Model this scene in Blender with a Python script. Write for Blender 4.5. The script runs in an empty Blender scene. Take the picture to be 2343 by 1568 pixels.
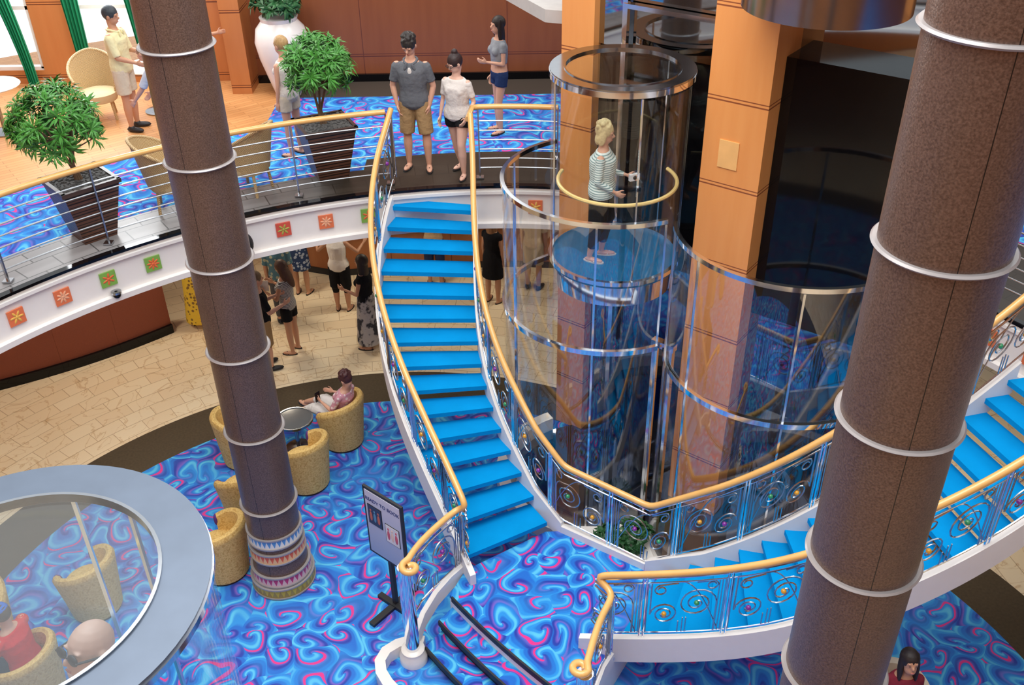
import bpy, math, random
import numpy as np
from mathutils import Vector, Matrix
random.seed(7)
sc=bpy.context.scene
try:
    sc.view_settings.view_transform='Standard'
    sc.view_settings.look='None'
except Exception: pass
pi=math.pi
def Vn(v):
    v=np.array(v,float); return v/ (np.linalg.norm(v)+1e-9)
# ------------------------------------------------ mesh builder
class MB:
    def __init__(s): s.v=[];s.f=[];s.m=[];s.mi=0
    def add(s,vs,fs):
        o=len(s.v); s.v+= [tuple(map(float,p)) for p in vs]
        s.f+= [tuple(i+o for i in f) for f in fs]; s.m+=[s.mi]*len(fs)
    def box(s,c,d,rz=0):
        x,y,z=d[0]/2,d[1]/2,d[2]/2; ca,sa=math.cos(rz),math.sin(rz)
        P=[]
        for a,b,e in ((-1,-1,-1),(1,-1,-1),(1,1,-1),(-1,1,-1),(-1,-1,1),(1,-1,1),(1,1,1),(-1,1,1)):
            px,py=a*x,b*y; P.append((c[0]+px*ca-py*sa,c[1]+px*sa+py*ca,c[2]+e*z))
        s.add(P,[(0,3,2,1),(4,5,6,7),(0,1,5,4),(1,2,6,5),(2,3,7,6),(3,0,4,7)])
    def loft(s,rings,cap=True,closed=False):
        n=len(rings[0]); P=[p for r in rings for p in r]; F=[]
        k=len(rings)
        for i in range(k if closed else k-1):
            j=(i+1)%k
            for a in range(n):
                b=(a+1)%n; F.append((i*n+a,i*n+b,j*n+b,j*n+a))
        if cap and not closed:
            F.append(tuple(range(n-1,-1,-1))); F.append(tuple((k-1)*n+a for a in range(n)))
        s.add(P,F)
    def ring(s,c,ax,ay,n=12,ph=0):
        c=np.array(c,float);ax=np.array(ax,float);ay=np.array(ay,float)
        return [c+ax*math.cos(2*pi*i/n+ph)+ay*math.sin(2*pi*i/n+ph) for i in range(n)]
    def frame(s,d):
        d=Vn(d); a=np.array([0,0,1.]) if abs(d[2])<.9 else np.array([0,1.,0])
        x=Vn(np.cross(a,d)); y=np.cross(d,x); return x,y
    def cone(s,a,b,ra,rb,n=12):
        a=np.array(a,float);b=np.array(b,float); x,y=s.frame(b-a)
        s.loft([s.ring(a,x*ra,y*ra,n),s.ring(b,x*rb,y*rb,n)])
    def ell(s,c,A,n=12,m=8):
        if np.ndim(A[0])==0: A=[np.array([A[0],0,0]),np.array([0,A[1],0]),np.array([0,0,A[2]])]
        c=np.array(c,float);P=[c+A[2]];F=[]
        for i in range(1,m):
            t=pi*i/m
            for j in range(n):
                p=2*pi*j/n
                P.append(c+A[2]*math.cos(t)+(A[0]*math.cos(p)+A[1]*math.sin(p))*math.sin(t))
        P.append(c-A[2]); L=len(P)-1
        for j in range(n): F.append((0,1+j,1+(j+1)%n))
        for i in range(m-2):
            for j in range(n):
                a=1+i*n+j;b=1+i*n+(j+1)%n; F.append((a,a+n,b+n,b))
        for j in range(n): F.append((L,1+(m-2)*n+(j+1)%n,1+(m-2)*n+j))
        s.add(P,F)
    def limb(s,a,b,ra,rb,rm=None,n=12):
        a=np.array(a,float);b=np.array(b,float); x,y=s.frame(b-a)
        rm=rm or (ra+rb)/2; mid=a+(b-a)*.38
        s.loft([s.ring(a,x*ra,y*ra,n),s.ring(mid,x*rm,y*rm,n),s.ring(b,x*rb,y*rb,n)])
        s.ell(a,(ra,ra,ra),n,6); s.ell(b,(rb,rb,rb),n,6)
    def tube(s,pts,r,n=6,closed=False,cap=True):
        P=[np.array(p,float) for p in pts]; k=len(P)
        if k<2: return
        rs=r if isinstance(r,(list,tuple)) else [r]*k
        T=[]
        for i in range(k):
            if closed: t=P[(i+1)%k]-P[i-1]
            else: t=P[min(i+1,k-1)]-P[max(i-1,0)]
            T.append(Vn(t))
        x,y=s.frame(T[0]); R=[]
        for i in range(k):
            x=Vn(x-T[i]*np.dot(x,T[i])); y=np.cross(T[i],x)
            R.append(s.ring(P[i],x*rs[i],y*rs[i],n))
        s.loft(R,cap=cap,closed=closed)
    def revolve(s,c,prof,n=32,cap=True):
        s.loft([[ (c[0]+r*math.cos(2*pi*i/n),c[1]+r*math.sin(2*pi*i/n),c[2]+z) for i in range(n)] for r,z in prof],cap=cap)
    def ribbon(s,pts,z0,z1,th,closed=False,zmin=None):
        P=[np.array(p[:2],float) for p in pts];k=len(P);Rg=[]
        for i in range(k):
            t=P[(i+1)%k]-P[i-1] if closed else P[min(i+1,k-1)]-P[max(i-1,0)]
            t=Vn(t); nn=np.array([-t[1],t[0]])*th/2
            zo=pts[i][2] if len(pts[i])>2 else 0
            a=P[i]+nn;b=P[i]-nn; lo=z0+zo
            if zmin is not None: lo=max(lo,zmin)
            Rg.append([(a[0],a[1],lo),(b[0],b[1],lo),(b[0],b[1],z1+zo),(a[0],a[1],z1+zo)])
        s.loft(Rg,cap=True,closed=closed)
    def prism(s,poly,z0,z1):
        n=len(poly); P=[(p[0],p[1],z0) for p in poly]+[(p[0],p[1],z1) for p in poly]
        s.add(P,[tuple(range(n-1,-1,-1)),tuple(range(n,2*n))]+[(i,(i+1)%n,n+(i+1)%n,n+i) for i in range(n)])
    def annulus(s,c,r0,r1,z0,z1,a0=0,a1=2*pi,n=64):
        full=abs(a1-a0-2*pi)<1e-6; k=n if full else n+1; R=[]
        for i in range(k):
            a=a0+(a1-a0)*i/n; ca,sa=math.cos(a),math.sin(a)
            R.append([(c[0]+r0*ca,c[1]+r0*sa,z0),(c[0]+r1*ca,c[1]+r1*sa,z0),(c[0]+r1*ca,c[1]+r1*sa,z1),(c[0]+r0*ca,c[1]+r0*sa,z1)])
        s.loft(R,cap=True,closed=full)
    def mesh(s,name,mats,smooth=True,fix=True):
        me=bpy.data.meshes.new(name); me.from_pydata(s.v,[],s.f)
        mats=mats if isinstance(mats,(list,tuple)) else [mats]
        for m in mats: me.materials.append(m)
        if len(mats)>1: me.polygons.foreach_set('material_index',s.m)
        if fix:
            import bmesh
            bm=bmesh.new(); bm.from_mesh(me); bmesh.ops.recalc_face_normals(bm,faces=bm.faces); bm.to_mesh(me); bm.free()
        if smooth:
            me.polygons.foreach_set('use_smooth',[True]*len(me.polygons))
            try: me.set_sharp_from_angle(angle=math.radians(38))
            except Exception: pass
        me.update(); return me
COL=sc.collection
def link(o): COL.objects.link(o); return o
def struct(name,mb,mat,smooth=True):
    o=link(bpy.data.objects.new(name,mb.mesh(name,mat,smooth))); o["kind"]="structure"; return o
class Thing:
    def __init__(s,name,label,cat,loc=(0,0,0),rot=0,group=None):
        s.o=link(bpy.data.objects.new(name,None)); s.o.empty_display_size=.1
        s.o.location=loc; s.o.rotation_euler=(0,0,rot)
        s.o["label"]=label; s.o["category"]=cat
        if group: s.o["group"]=group
        s.M=Matrix.Translation(Vector(loc))@Matrix.Rotation(rot,4,'Z')
    def part(s,name,mb,mat,parent=None,smooth=True,world=False,label=None,mesh=None):
        me=mesh or mb.mesh(name,mat,smooth)
        o=link(bpy.data.objects.new(name,me)); o.parent=parent or s.o
        if world and parent is None: o.matrix_parent_inverse=s.M.inverted()
        if label: o["label"]=label
        return o
    def copy(s,loc,rot,label=None):
        t=object.__new__(Thing); e=s.o.copy(); link(e); e.location=loc; e.rotation_euler=(0,0,rot)
        if label: e["label"]=label
        def rec(a,b):
            for c in list(a.children):
                c2=c.copy(); link(c2); c2.parent=b; rec(c,c2)
        rec(s.o,e); t.o=e; t.M=Matrix.Translation(Vector(loc))@Matrix.Rotation(rot,4,'Z'); return t
def single(name,label,cat,mb,mat,smooth=True,group=None):
    o=link(bpy.data.objects.new(name,mb.mesh(name,mat,smooth))); o["label"]=label;o["category"]=cat
    if group:o["group"]=group
    return o
# ------------------------------------------------ materials
def newmat(name):
    m=bpy.data.materials.new(name); m.use_nodes=True; nt=m.node_tree
    return m,nt,nt.nodes['Principled BSDF']
def math_(nt,op,a,b=None,c=None):
    n=nt.nodes.new('ShaderNodeMath'); n.operation=op
    for i,x in enumerate((a,b,c)):
        if x is None: continue
        if isinstance(x,(int,float)): n.inputs[i].default_value=x
        else: nt.links.new(x,n.inputs[i])
    return n.outputs[0]
def mixc(nt,f,a,b):
    n=nt.nodes.new('ShaderNodeMix'); n.data_type='RGBA'
    for i,x in ((0,f),(6,a),(7,b)):
        if isinstance(x,(int,float)): n.inputs[i].default_value=x
        elif isinstance(x,tuple): n.inputs[i].default_value=(*x[:3],1)
        else: nt.links.new(x,n.inputs[i])
    return n.outputs[2]
def ramp(nt,f,stops,interp='LINEAR'):
    n=nt.nodes.new('ShaderNodeValToRGB'); n.color_ramp.interpolation=interp
    e=n.color_ramp.elements
    while len(e)<len(stops): e.new(.5)
    for i,(p,c) in enumerate(stops): e[i].position=p; e[i].color=(*c,1)
    nt.links.new(f,n.inputs[0]); return n.outputs[0]
def noise(nt,scale,detail=2,vec=None,dim='3D'):
    n=nt.nodes.new('ShaderNodeTexNoise'); n.inputs['Scale'].default_value=scale; n.inputs['Detail'].default_value=detail
    if vec is not None: nt.links.new(vec,n.inputs['Vector'])
    return n
def pos(nt): return nt.nodes.new('ShaderNodeNewGeometry').outputs['Position']
def objc(nt): return nt.nodes.new('ShaderNodeTexCoord').outputs['Object']
def vscale(nt,v,s):
    n=nt.nodes.new('ShaderNodeVectorMath'); n.operation='MULTIPLY'; nt.links.new(v,n.inputs[0]); n.inputs[1].default_value=s; return n.outputs[0]
def sep(nt,v):
    n=nt.nodes.new('ShaderNodeSeparateXYZ'); nt.links.new(v,n.inputs[0]); return n.outputs
def comb(nt,x,y,z=0):
    n=nt.nodes.new('ShaderNodeCombineXYZ')
    for i,a in enumerate((x,y,z)):
        if isinstance(a,(int,float)): n.inputs[i].default_value=a
        else: nt.links.new(a,n.inputs[i])
    return n.outputs[0]
def bump(nt,b,h,st=.3,d=.01):
    n=nt.nodes.new('ShaderNodeBump'); n.inputs['Strength'].default_value=st; n.inputs['Distance'].default_value=d
    nt.links.new(h,n.inputs['Height']); nt.links.new(n.outputs[0],b.inputs['Normal'])
MC={}
def plain(name,c,rough=.5,metal=0,var=.12,scale=8,bmp=0,spec=.5,coat=0):
    k=(name,c,rough,metal)
    if k in MC: return MC[k]
    m,nt,b=newmat(name); ns=noise(nt,scale,3,objc(nt))
    d=tuple(max(0,x*(1-var)) for x in c); e=tuple(min(1,x*(1+var)) for x in c)
    nt.links.new(mixc(nt,ns.outputs['Fac'],d,e),b.inputs['Base Color'])
    b.inputs['Roughness'].default_value=rough; b.inputs['Metallic'].default_value=metal
    b.inputs['Specular IOR Level'].default_value=spec; b.inputs['Coat Weight'].default_value=coat
    if bmp: 
        n2=noise(nt,scale*12,2,objc(nt)); bump(nt,b,n2.outputs['Fac'],bmp,.005)
    MC[k]=m; return m
def carpet_color(nt,p,sc_=2.9):
    w=noise(nt,1.5,1.2,p); wv=nt.nodes.new('ShaderNodeVectorMath'); wv.operation='MULTIPLY_ADD'
    nt.links.new(w.outputs['Color'],wv.inputs[0]); wv.inputs[1].default_value=(.65,.65,.0); nt.links.new(p,wv.inputs[2])
    xyz=sep(nt,wv.outputs[0]); q=comb(nt,xyz[0],xyz[1],0)
    vo=nt.nodes.new('ShaderNodeTexVoronoi'); vo.voronoi_dimensions='2D'; vo.inputs['Scale'].default_value=sc_; vo.inputs['Randomness'].default_value=.8
    nt.links.new(q,vo.inputs['Vector'])
    sb=nt.nodes.new('ShaderNodeVectorMath'); sb.operation='SUBTRACT'; nt.links.new(q,sb.inputs[0]); nt.links.new(vo.outputs['Position'],sb.inputs[1])
    d=sep(nt,sb.outputs[0]); ang=math_(nt,'ARCTAN2',d[1],d[0])
    rnd=sep(nt,vo.outputs['Color'])
    v=math_(nt,'FRACT',math_(nt,'ADD',math_(nt,'ADD',math_(nt,'DIVIDE',ang,2*pi),math_(nt,'MULTIPLY',vo.outputs['Distance'],1.7)),rnd[0]))
    DE=(.03,.06,.40);RO=(.025,.17,.64);AZ=(.035,.31,.78);CY=(.12,.58,.88);PU=(.20,.13,.58)
    base=ramp(nt,v,[(0,DE),(.08,DE),(.16,RO),(.28,RO),(.36,AZ),(.44,AZ),(.52,CY),(.60,CY),(.68,AZ),(.78,RO),(.86,PU),(1,DE)])
    bl=noise(nt,2.2,1,p); base=mixc(nt,ramp(nt,bl.outputs['Fac'],[(.45,(0,0,0)),(.65,(.5,.5,.5))]),base,AZ)
    pk=math_(nt,'MULTIPLY',math_(nt,'LESS_THAN',math_(nt,'ABSOLUTE',math_(nt,'SUBTRACT',v,.82)),.055),math_(nt,'GREATER_THAN',rnd[1],.5))
    pk=math_(nt,'MULTIPLY',pk,math_(nt,'GREATER_THAN',vo.outputs['Distance'],.12))
    c=mixc(nt,pk,base,(.80,.05,.28))
    gr=noise(nt,140,2,p)
    return mixc(nt,math_(nt,'MULTIPLY',gr.outputs['Fac'],.18),c,(.02,.05,.25)),gr
def mat_carpet():
    m,nt,b=newmat('carpet'); c,g=carpet_color(nt,pos(nt)); nt.links.new(c,b.inputs['Base Color']); b.inputs['Roughness'].default_value=.95
    b.inputs['Specular IOR Level'].default_value=.1; bump(nt,b,g.outputs['Fac'],.3,.004); return m
def polar(nt,p,cx,cy):
    x,y,z=sep(nt,p); x=math_(nt,'SUBTRACT',x,cx); y=math_(nt,'SUBTRACT',y,cy)
    r=math_(nt,'SQRT',math_(nt,'ADD',math_(nt,'MULTIPLY',x,x),math_(nt,'MULTIPLY',y,y)))
    return r,math_(nt,'ARCTAN2',y,x)
def brick(nt,v,c1,c2,mort,sw,sh,ms=.012):
    n=nt.nodes.new('ShaderNodeTexBrick'); nt.links.new(v,n.inputs['Vector'])
    n.inputs['Color1'].default_value=(*c1,1);n.inputs['Color2'].default_value=(*c2,1);n.inputs['Mortar'].default_value=(*mort,1)
    n.inputs['Scale'].default_value=1;n.inputs['Brick Width'].default_value=sw;n.inputs['Row Height'].default_value=sh;n.inputs['Mortar Size'].default_value=ms
    return n
def mat_lower():
    m,nt,b=newmat('lower_floor'); p=pos(nt); r,a=polar(nt,p,-1.6,7.1); r2,a2=polar(nt,p,.9,5.6)
    c,g=carpet_color(nt,p)
    v=comb(nt,math_(nt,'MULTIPLY',a,7.2),r)
    bk=brick(nt,v,(.92,.78,.55),(.86,.69,.46),(.58,.43,.26),.55,.27,.006)
    vn=nt.nodes.new('ShaderNodeTexNoise'); vn.inputs['Scale'].default_value=1.6; vn.inputs['Detail'].default_value=5; vn.inputs['Distortion'].default_value=1.4; nt.links.new(p,vn.inputs['Vector'])
    ve=ramp(nt,vn.outputs['Fac'],[(.485,(1,1,1)),(.5,(.74,.62,.48)),(.515,(1,1,1))])
    mu=nt.nodes.new('ShaderNodeMix'); mu.data_type='RGBA'; mu.blend_type='MULTIPLY'; mu.inputs[0].default_value=.8
    nt.links.new(bk.outputs['Color'],mu.inputs[6]); nt.links.new(ve,mu.inputs[7])
    dk=noise(nt,30,3,p); dark=mixc(nt,dk.outputs['Fac'],(.05,.033,.016),(.10,.07,.036))
    f1=math_(nt,'MINIMUM',math_(nt,'GREATER_THAN',r,4.85),math_(nt,'GREATER_THAN',r2,4.9)); f2=math_(nt,'MINIMUM',math_(nt,'GREATER_THAN',r,5.6),math_(nt,'GREATER_THAN',r2,5.6))
    col=mixc(nt,f2,mixc(nt,f1,c,dark),mu.outputs[2])
    nt.links.new(col,b.inputs['Base Color'])
    ro=math_(nt,'SUBTRACT',.9,math_(nt,'MULTIPLY',f2,.6)); nt.links.new(ro,b.inputs['Roughness'])
    return m
def mat_upper():
    m,nt,b=newmat('upper_floor'); p=pos(nt); r,a=polar(nt,p,-.21,5.25); x,y,z=sep(nt,p)
    c,g=carpet_color(nt,p)
    v=comb(nt,math_(nt,'MULTIPLY',a,7.2),r)
    st=brick(nt,v,(.25,.245,.25),(.31,.30,.30),(.09,.09,.09),.45,.3,.008)
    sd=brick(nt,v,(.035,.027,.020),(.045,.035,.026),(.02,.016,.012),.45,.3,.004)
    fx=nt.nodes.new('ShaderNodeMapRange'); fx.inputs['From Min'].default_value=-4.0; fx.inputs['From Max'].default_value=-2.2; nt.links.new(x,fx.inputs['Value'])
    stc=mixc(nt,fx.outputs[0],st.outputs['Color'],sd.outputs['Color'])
    pv=comb(nt,math_(nt,'ADD',math_(nt,'MULTIPLY',x,.8),math_(nt,'MULTIPLY',y,.6)),math_(nt,'SUBTRACT',math_(nt,'MULTIPLY',y,.8),math_(nt,'MULTIPLY',x,.6)))
    pq=brick(nt,pv,(.66,.33,.13),(.56,.26,.095),(.38,.16,.055),.7,.09,.004)
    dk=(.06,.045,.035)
    f1=math_(nt,'GREATER_THAN',r,math_(nt,'SUBTRACT',7.9,math_(nt,'MULTIPLY',math_(nt,'LESS_THAN',x,-2.0),.35)))
    par=math_(nt,'MULTIPLY',math_(nt,'GREATER_THAN',r,9.5),math_(nt,'LESS_THAN',x,-3.7))
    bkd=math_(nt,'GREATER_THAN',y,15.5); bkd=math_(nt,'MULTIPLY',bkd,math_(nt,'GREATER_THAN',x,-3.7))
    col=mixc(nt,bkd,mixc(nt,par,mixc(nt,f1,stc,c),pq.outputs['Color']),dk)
    nt.links.new(col,b.inputs['Base Color']); b.inputs['Specular IOR Level'].default_value=.35
    carp=math_(nt,'MULTIPLY',f1,math_(nt,'SUBTRACT',1,par)); nt.links.new(math_(nt,'ADD',.38,math_(nt,'MULTIPLY',carp,.55)),b.inputs['Roughness'])
    return m
def mat_panel(name,c1,c2,zp=1.0,zo=0,xp=0,rough=.35,line=(.12,.03,.015)):
    m,nt,b=newmat(name); p=pos(nt)
    n=noise(nt,1,4,vscale(nt,p,(9,9,.9))); col=mixc(nt,n.outputs['Fac'],c1,c2); x,y,z=sep(nt,p)
    fz=math_(nt,'FRACT',math_(nt,'DIVIDE',math_(nt,'ADD',z,zo),zp)); ln=math_(nt,'LESS_THAN',fz,.016/zp)
    ln2=math_(nt,'LESS_THAN',math_(nt,'ABSOLUTE',math_(nt,'SUBTRACT',fz,.045/zp)),.006/zp); ln=math_(nt,'MAXIMUM',ln,ln2)
    if xp: ln=math_(nt,'MAXIMUM',ln,math_(nt,'LESS_THAN',math_(nt,'FRACT',math_(nt,'DIVIDE',x,xp)),.012/xp))
    nt.links.new(mixc(nt,ln,col,line),b.inputs['Base Color']); b.inputs['Roughness'].default_value=rough; return m
def mat_glass(name,tint=(.93,.97,.96),base=.05,amt=.5,gl=(1,1,1)):
    m=bpy.data.materials.new(name); m.use_nodes=True; nt=m.node_tree; nt.nodes.clear()
    o=nt.nodes.new('ShaderNodeOutputMaterial'); t=nt.nodes.new('ShaderNodeBsdfTransparent'); t.inputs[0].default_value=(*tint,1)
    g=nt.nodes.new('ShaderNodeBsdfGlossy'); g.inputs['Roughness'].default_value=.015; g.inputs[0].default_value=(*gl,1)
    lw=nt.nodes.new('ShaderNodeLayerWeight'); lw.inputs['Blend'].default_value=.35
    f=math_(nt,'ADD',base,math_(nt,'MULTIPLY',math_(nt,'POWER',lw.outputs['Facing'],3.0),amt))
    mx=nt.nodes.new('ShaderNodeMixShader'); nt.links.new(f,mx.inputs[0]); nt.links.new(t.outputs[0],mx.inputs[1]); nt.links.new(g.outputs[0],mx.inputs[2]); nt.links.new(mx.outputs[0],o.inputs[0])
    return m
def fabric(name,c,pattern=None,c2=(1,1,1),sc_=30):
    m,nt,b=newmat(name); p=objc(nt); b.inputs['Roughness'].default_value=.9; b.inputs['Specular IOR Level'].default_value=.15
    if pattern=='stripe':
        x,y,z=sep(nt,p); f=math_(nt,'GREATER_THAN',math_(nt,'FRACT',math_(nt,'MULTIPLY',z,sc_)),.62); col=mixc(nt,f,c,c2)
    elif pattern=='floral':
        v=nt.nodes.new('ShaderNodeTexVoronoi'); v.inputs['Scale'].default_value=sc_; nt.links.new(p,v.inputs['Vector'])
        col=mixc(nt,math_(nt,'LESS_THAN',v.outputs['Distance'],.38),c,c2)
    elif pattern=='camo':
        n=noise(nt,sc_,4,p); col=ramp(nt,n.outputs['Fac'],[(.42,c),(.52,c2)])
    else:
        n=noise(nt,6,2,p); col=mixc(nt,n.outputs['Fac'],tuple(x*.85 for x in c),c)
    nt.links.new(col,b.inputs['Base Color'])
    n=noise(nt,14,3,p); bump(nt,b,n.outputs['Fac'],.5,.03); return m
CARPET=mat_carpet(); LOW=mat_lower(); UP=mat_upper()
WHITE=plain('white_paint',(.88,.86,.84),.35,var=.03)
MARBLE=plain('white_marble',(.84,.81,.77),.2,var=.1,scale=5)
CHROME=plain('chrome',(.82,.84,.88),.09,1,var=.05)
STEEL=plain('brushed_steel',(.48,.50,.53),.25,1,var=.08)
DARKCH=plain('dark_chrome',(.3,.31,.34),.2,1)
ROOFM=plain('grey_roof_chrome',(.36,.38,.41),.14,1)
BLACK=plain('black_lacquer',(.004,.004,.005),.05,0,spec=.28)
MBLACK=plain('matt_black',(.015,.015,.018),.5)
GOLDW=plain('honey_wood_rail',(.82,.47,.15),.28,0,var=.18,scale=5,coat=.4)
GOLDR=plain('gold_handrail',(.85,.64,.25),.3,.1)
def mat_column():
    m,nt,b=newmat('bronze_brown_column'); p=objc(nt); n=noise(nt,90,4,p); n2=noise(nt,3.0,4,p)
    c=mixc(nt,ramp(nt,n.outputs['Fac'],[(.3,(0,0,0)),(.7,(1,1,1))]),(.070,.042,.032),(.215,.14,.11)); c=mixc(nt,math_(nt,'MULTIPLY',n2.outputs['Fac'],.5),c,(.14,.082,.060))
    x,y,z=sep(nt,p); a=math_(nt,'ARCTAN2',y,x); sm=math_(nt,'LESS_THAN',math_(nt,'ABSOLUTE',math_(nt,'ADD',a,1.75)),.008)
    nt.links.new(mixc(nt,sm,c,(.01,.01,.01)),b.inputs['Base Color']); b.inputs['Roughness'].default_value=.33; b.inputs['Metallic'].default_value=.25
    bump(nt,b,n.outputs['Fac'],.45,.005); return m
COLM=mat_column()
RING=plain('pale_ring',(.36,.335,.335),.3,.2)
BLUE=plain('azure_stair_carpet',(.0,.29,.68),.95,var=.14,scale=3,bmp=.2,spec=.1)
WOODR=mat_panel('red_brown_wall_panel',(.20,.056,.020),(.28,.09,.033),1.35,.15,2.4)
WOODL=mat_panel('orange_wall_panel',(.45,.16,.05),(.55,.22,.075),1.2,0,0)
WOODP=mat_panel('pillar_veneer',(.76,.29,.08),(.85,.38,.12),.93,.1,0,.25,(.28,.08,.03))
DESKW=mat_panel('desk_wood',(.30,.10,.035),(.42,.16,.06),2,0,1.1)
REDW=plain('red_brown_plaster',(.25,.062,.03),.7,var=.15,scale=60,bmp=.3)
GLASS=mat_glass('clear_glass',(.985,.99,.99),.03,.32)
GLASSL=mat_glass('enclosure_glass',(.985,.99,.99),.07,.42)
GLASSD=mat_glass('tinted_glass',(.86,.90,.92),.07,.45)
FLOORB=plain('blue_cab_floor',(.0,.13,.29),.3,var=.3)
# ------------------------------------------------ plan coordinates
M0=np.array([1.02,8.18]);A_=np.array([.606,.795]);Q_=np.array([.795,-.606])
def ST(s,t): p=M0+A_*t+Q_*s; return (float(p[0]),float(p[1]))
def mir(p,dt=0,ds=0):
    r=np.array(p[:2])-M0; t=r@A_; s=r@Q_; q=ST(-s+ds,t+dt); return q if len(p)==2 else (q[0],q[1],p[2])
DC=(-.21,5.25)
def dr(phi,off=0):
    d=math.degrees(phi); k=min(max((90-d)/55,0),1); k=k*k*(3-2*k); r=6.82-.47*k+off
    return (DC[0]+r*math.cos(phi),DC[1]+r*math.sin(phi))
# ------------------------------------------------ floors
mb=MB(); mb.box((0,5,-.1),(26,26,.2)); struct('floor',mb,LOW)
mb=MB(); Rg=[]
for i in range(121):
    a=math.radians(215-i*2.1); p=dr(a); q=(DC[0]+15.5*math.cos(a),DC[1]+15.5*math.sin(a))
    Rg.append([(p[0],p[1],3.0),(q[0],q[1],3.0),(q[0],q[1],3.5),(p[0],p[1],3.5)])
mb.loft(Rg); struct('floor',mb,UP)
def arc(a0,a1,off,n=90): return [dr(math.radians(a0+(a1-a0)*i/n),off) for i in range(n+1)]
mb=MB(); mb.ribbon(arc(215,-37,-.03,160),2.93,3.46,.06); struct('trim_1',mb,WHITE)
mb=MB(); mb.ribbon(arc(215,-37,-.06,160),2.90,2.97,.14); mb.ribbon(arc(215,-37,-.05,160),3.39,3.43,.10); struct('trim_2',mb,WHITE)
mb=MB(); mb.ribbon(arc(215,-37,-.04,160),3.47,3.505,.09); struct('trim_3',mb,BLACK)
# ------------------------------------------------ walls
mb=MB(); mb.box((4.5,16.45,5.4),(17.6,.3,3.8)); struct('wall_north',mb,WOODR)
mb=MB(); mb.box((-4.35,16.1,5.4),(.32,.75,3.8)); struct('trim_4',mb,WOODL)
mb=MB()
for x0,x1 in ((-13,-9.7),(-7.8,-7.15),(-5.75,-4.5)): mb.box(((x0+x1)/2,16.55,5.4),(x1-x0,.3,3.8))
for x0,x1 in ((-9.7,-7.8),(-7.15,-5.75)): mb.box(((x0+x1)/2,16.55,3.6),(x1-x0,.3,.25))
struct('wall_north',mb,WOODL)
for k,(x0,x1) in enumerate(((-9.7,-7.8),(-7.15,-5.75))):
    mb=MB(); w=x1-x0; xc=(x0+x1)/2
    for xx in (x0+.03,x1-.03): mb.box((xx,16.5,5.5),(.06,.12,3.5))
    for zz in (3.75,4.75,6.2): mb.box((xc,16.5,zz),(w,.12,.06))
    mb.mi=1; mb.box((xc,16.52,5.5),(w-.1,.01,3.4)); struct('window_%d'%(k+1),mb,[WHITE,GLASS])
CURT=plain('green_curtain',(.0,.20,.08),.8)
for x,tp,w in ((-7.95,-8.5,.16),(-7.0,-7.05,.2),(-5.95,-6.15,.2)):
    mb=MB(); Rg=[]
    for i in range(13):
        z=3.55+i*.28; f=(i/12)**1.5; cx=x+(tp-x)*f; ww=w+.25*f
        pts=[]
        for j in range(21):
            u=j/20; pts.append((cx-ww/2+u*ww,16.2+.035*math.sin(u*6*pi*1.5),z))
        r=pts+[(p[0],p[1]+.03,p[2]) for p in reversed(pts)]; Rg.append(r)
    mb.loft(Rg); single('curtain','long dark green curtain hanging beside a window','curtain',mb,CURT,group='green window curtains')
mb=MB(); mb.box((-13,5,5.5),(.3,23,13)); struct('wall_west',mb,WOODL)
mb=MB(); mb.box((13,5,5.5),(.3,23,13)); struct('wall_east',mb,WOODR)
mb=MB(); mb.box((0,-6.5,5.5),(26,.3,13)); struct('wall_south',mb,WOODL)
mb=MB(); mb.box((0,18,1.5),(26,.3,3)); struct('wall_lower_north',mb,DESKW)
c=(-11.75,20.23)
for a0,a1 in ((-100,-84),(-84,-70),(-70,-58),(-58,-52),(-52,-46)):
    mb=MB(); mb.ribbon([(c[0]+8.6*math.cos(math.radians(a)),c[1]+8.6*math.sin(math.radians(a))) for a in range(a0,a1+1,2)],0,3,.12); struct('wall_lower_west',mb,REDW)
    mb=MB(); mb.ribbon([(c[0]+8.66*math.cos(math.radians(a)),c[1]+8.66*math.sin(math.radians(a))) for a in range(a0,a1+1,2)],0,.16,.1); struct('baseboard_west',mb,BLACK)
mb=MB(); mb.box((4.3,16.27,3.56),(17,.06,.12)); struct('baseboard_north',mb,BLACK)
mb=MB(); mb.prism([(.0,12.75),(.45,11.75),(.85,11.6),(.9,13.6),(-.4,13.6)],5.7,5.85); struct('ceiling',mb,plain('soffit_grey',(.5,.48,.46),.6))
# ------------------------------------------------ decorative tiles
tm=[plain('orange_tile',(.80,.20,.08),.35),plain('green_tile',(.22,.45,.08),.35),plain('red_tile',(.66,.10,.06),.35)]
ta=[plain('tile_yellow',(.85,.50,.10),.35),plain('tile_cream',(.85,.42,.25),.35),plain('tile_olive',(.40,.38,.08),.35),plain('tile_rust',(.75,.16,.05),.35)]
seq=[0,0,0,1,1,1,2,2,0,1,0,0,0,0,0,0,0,0,0,2,0,0,0,0,0,0,0]
for k in range(-1,25):
    ph=142.3-4.75*k
    if 86.5<ph<103: continue
    a=math.radians(ph); p=dr(a,-.075); T=Thing('decorative_tile','small square painted flower tile set in white fascia','tile',(p[0],p[1],3.20),a-pi/2,group='painted tiles on the balcony fascia')
    c=seq[k+1]; mb=MB(); mb.box((0,0,0),(.19,.02,.19)); T.part('tile_base',mb,tm[c],smooth=False)
    mb=MB()
    for j in range(6+2*(k%2)):
        an=j*2*pi/(6+2*(k%2))+.2*k
        ax=np.array([math.cos(an),0,math.sin(an)])*.036; az=np.array([-math.sin(an),0,math.cos(an)])*.014
        mb.ell((math.cos(an)*.044,-.011,math.sin(an)*.044),[ax,np.array([0,.006,0]),az],8,5)
    mb.ell((0,-.011,0),(.022,.008,.022),8,5); T.part('flower_motif',mb,ta[3] if c==1 else ta[(c+k)%3])
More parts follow.
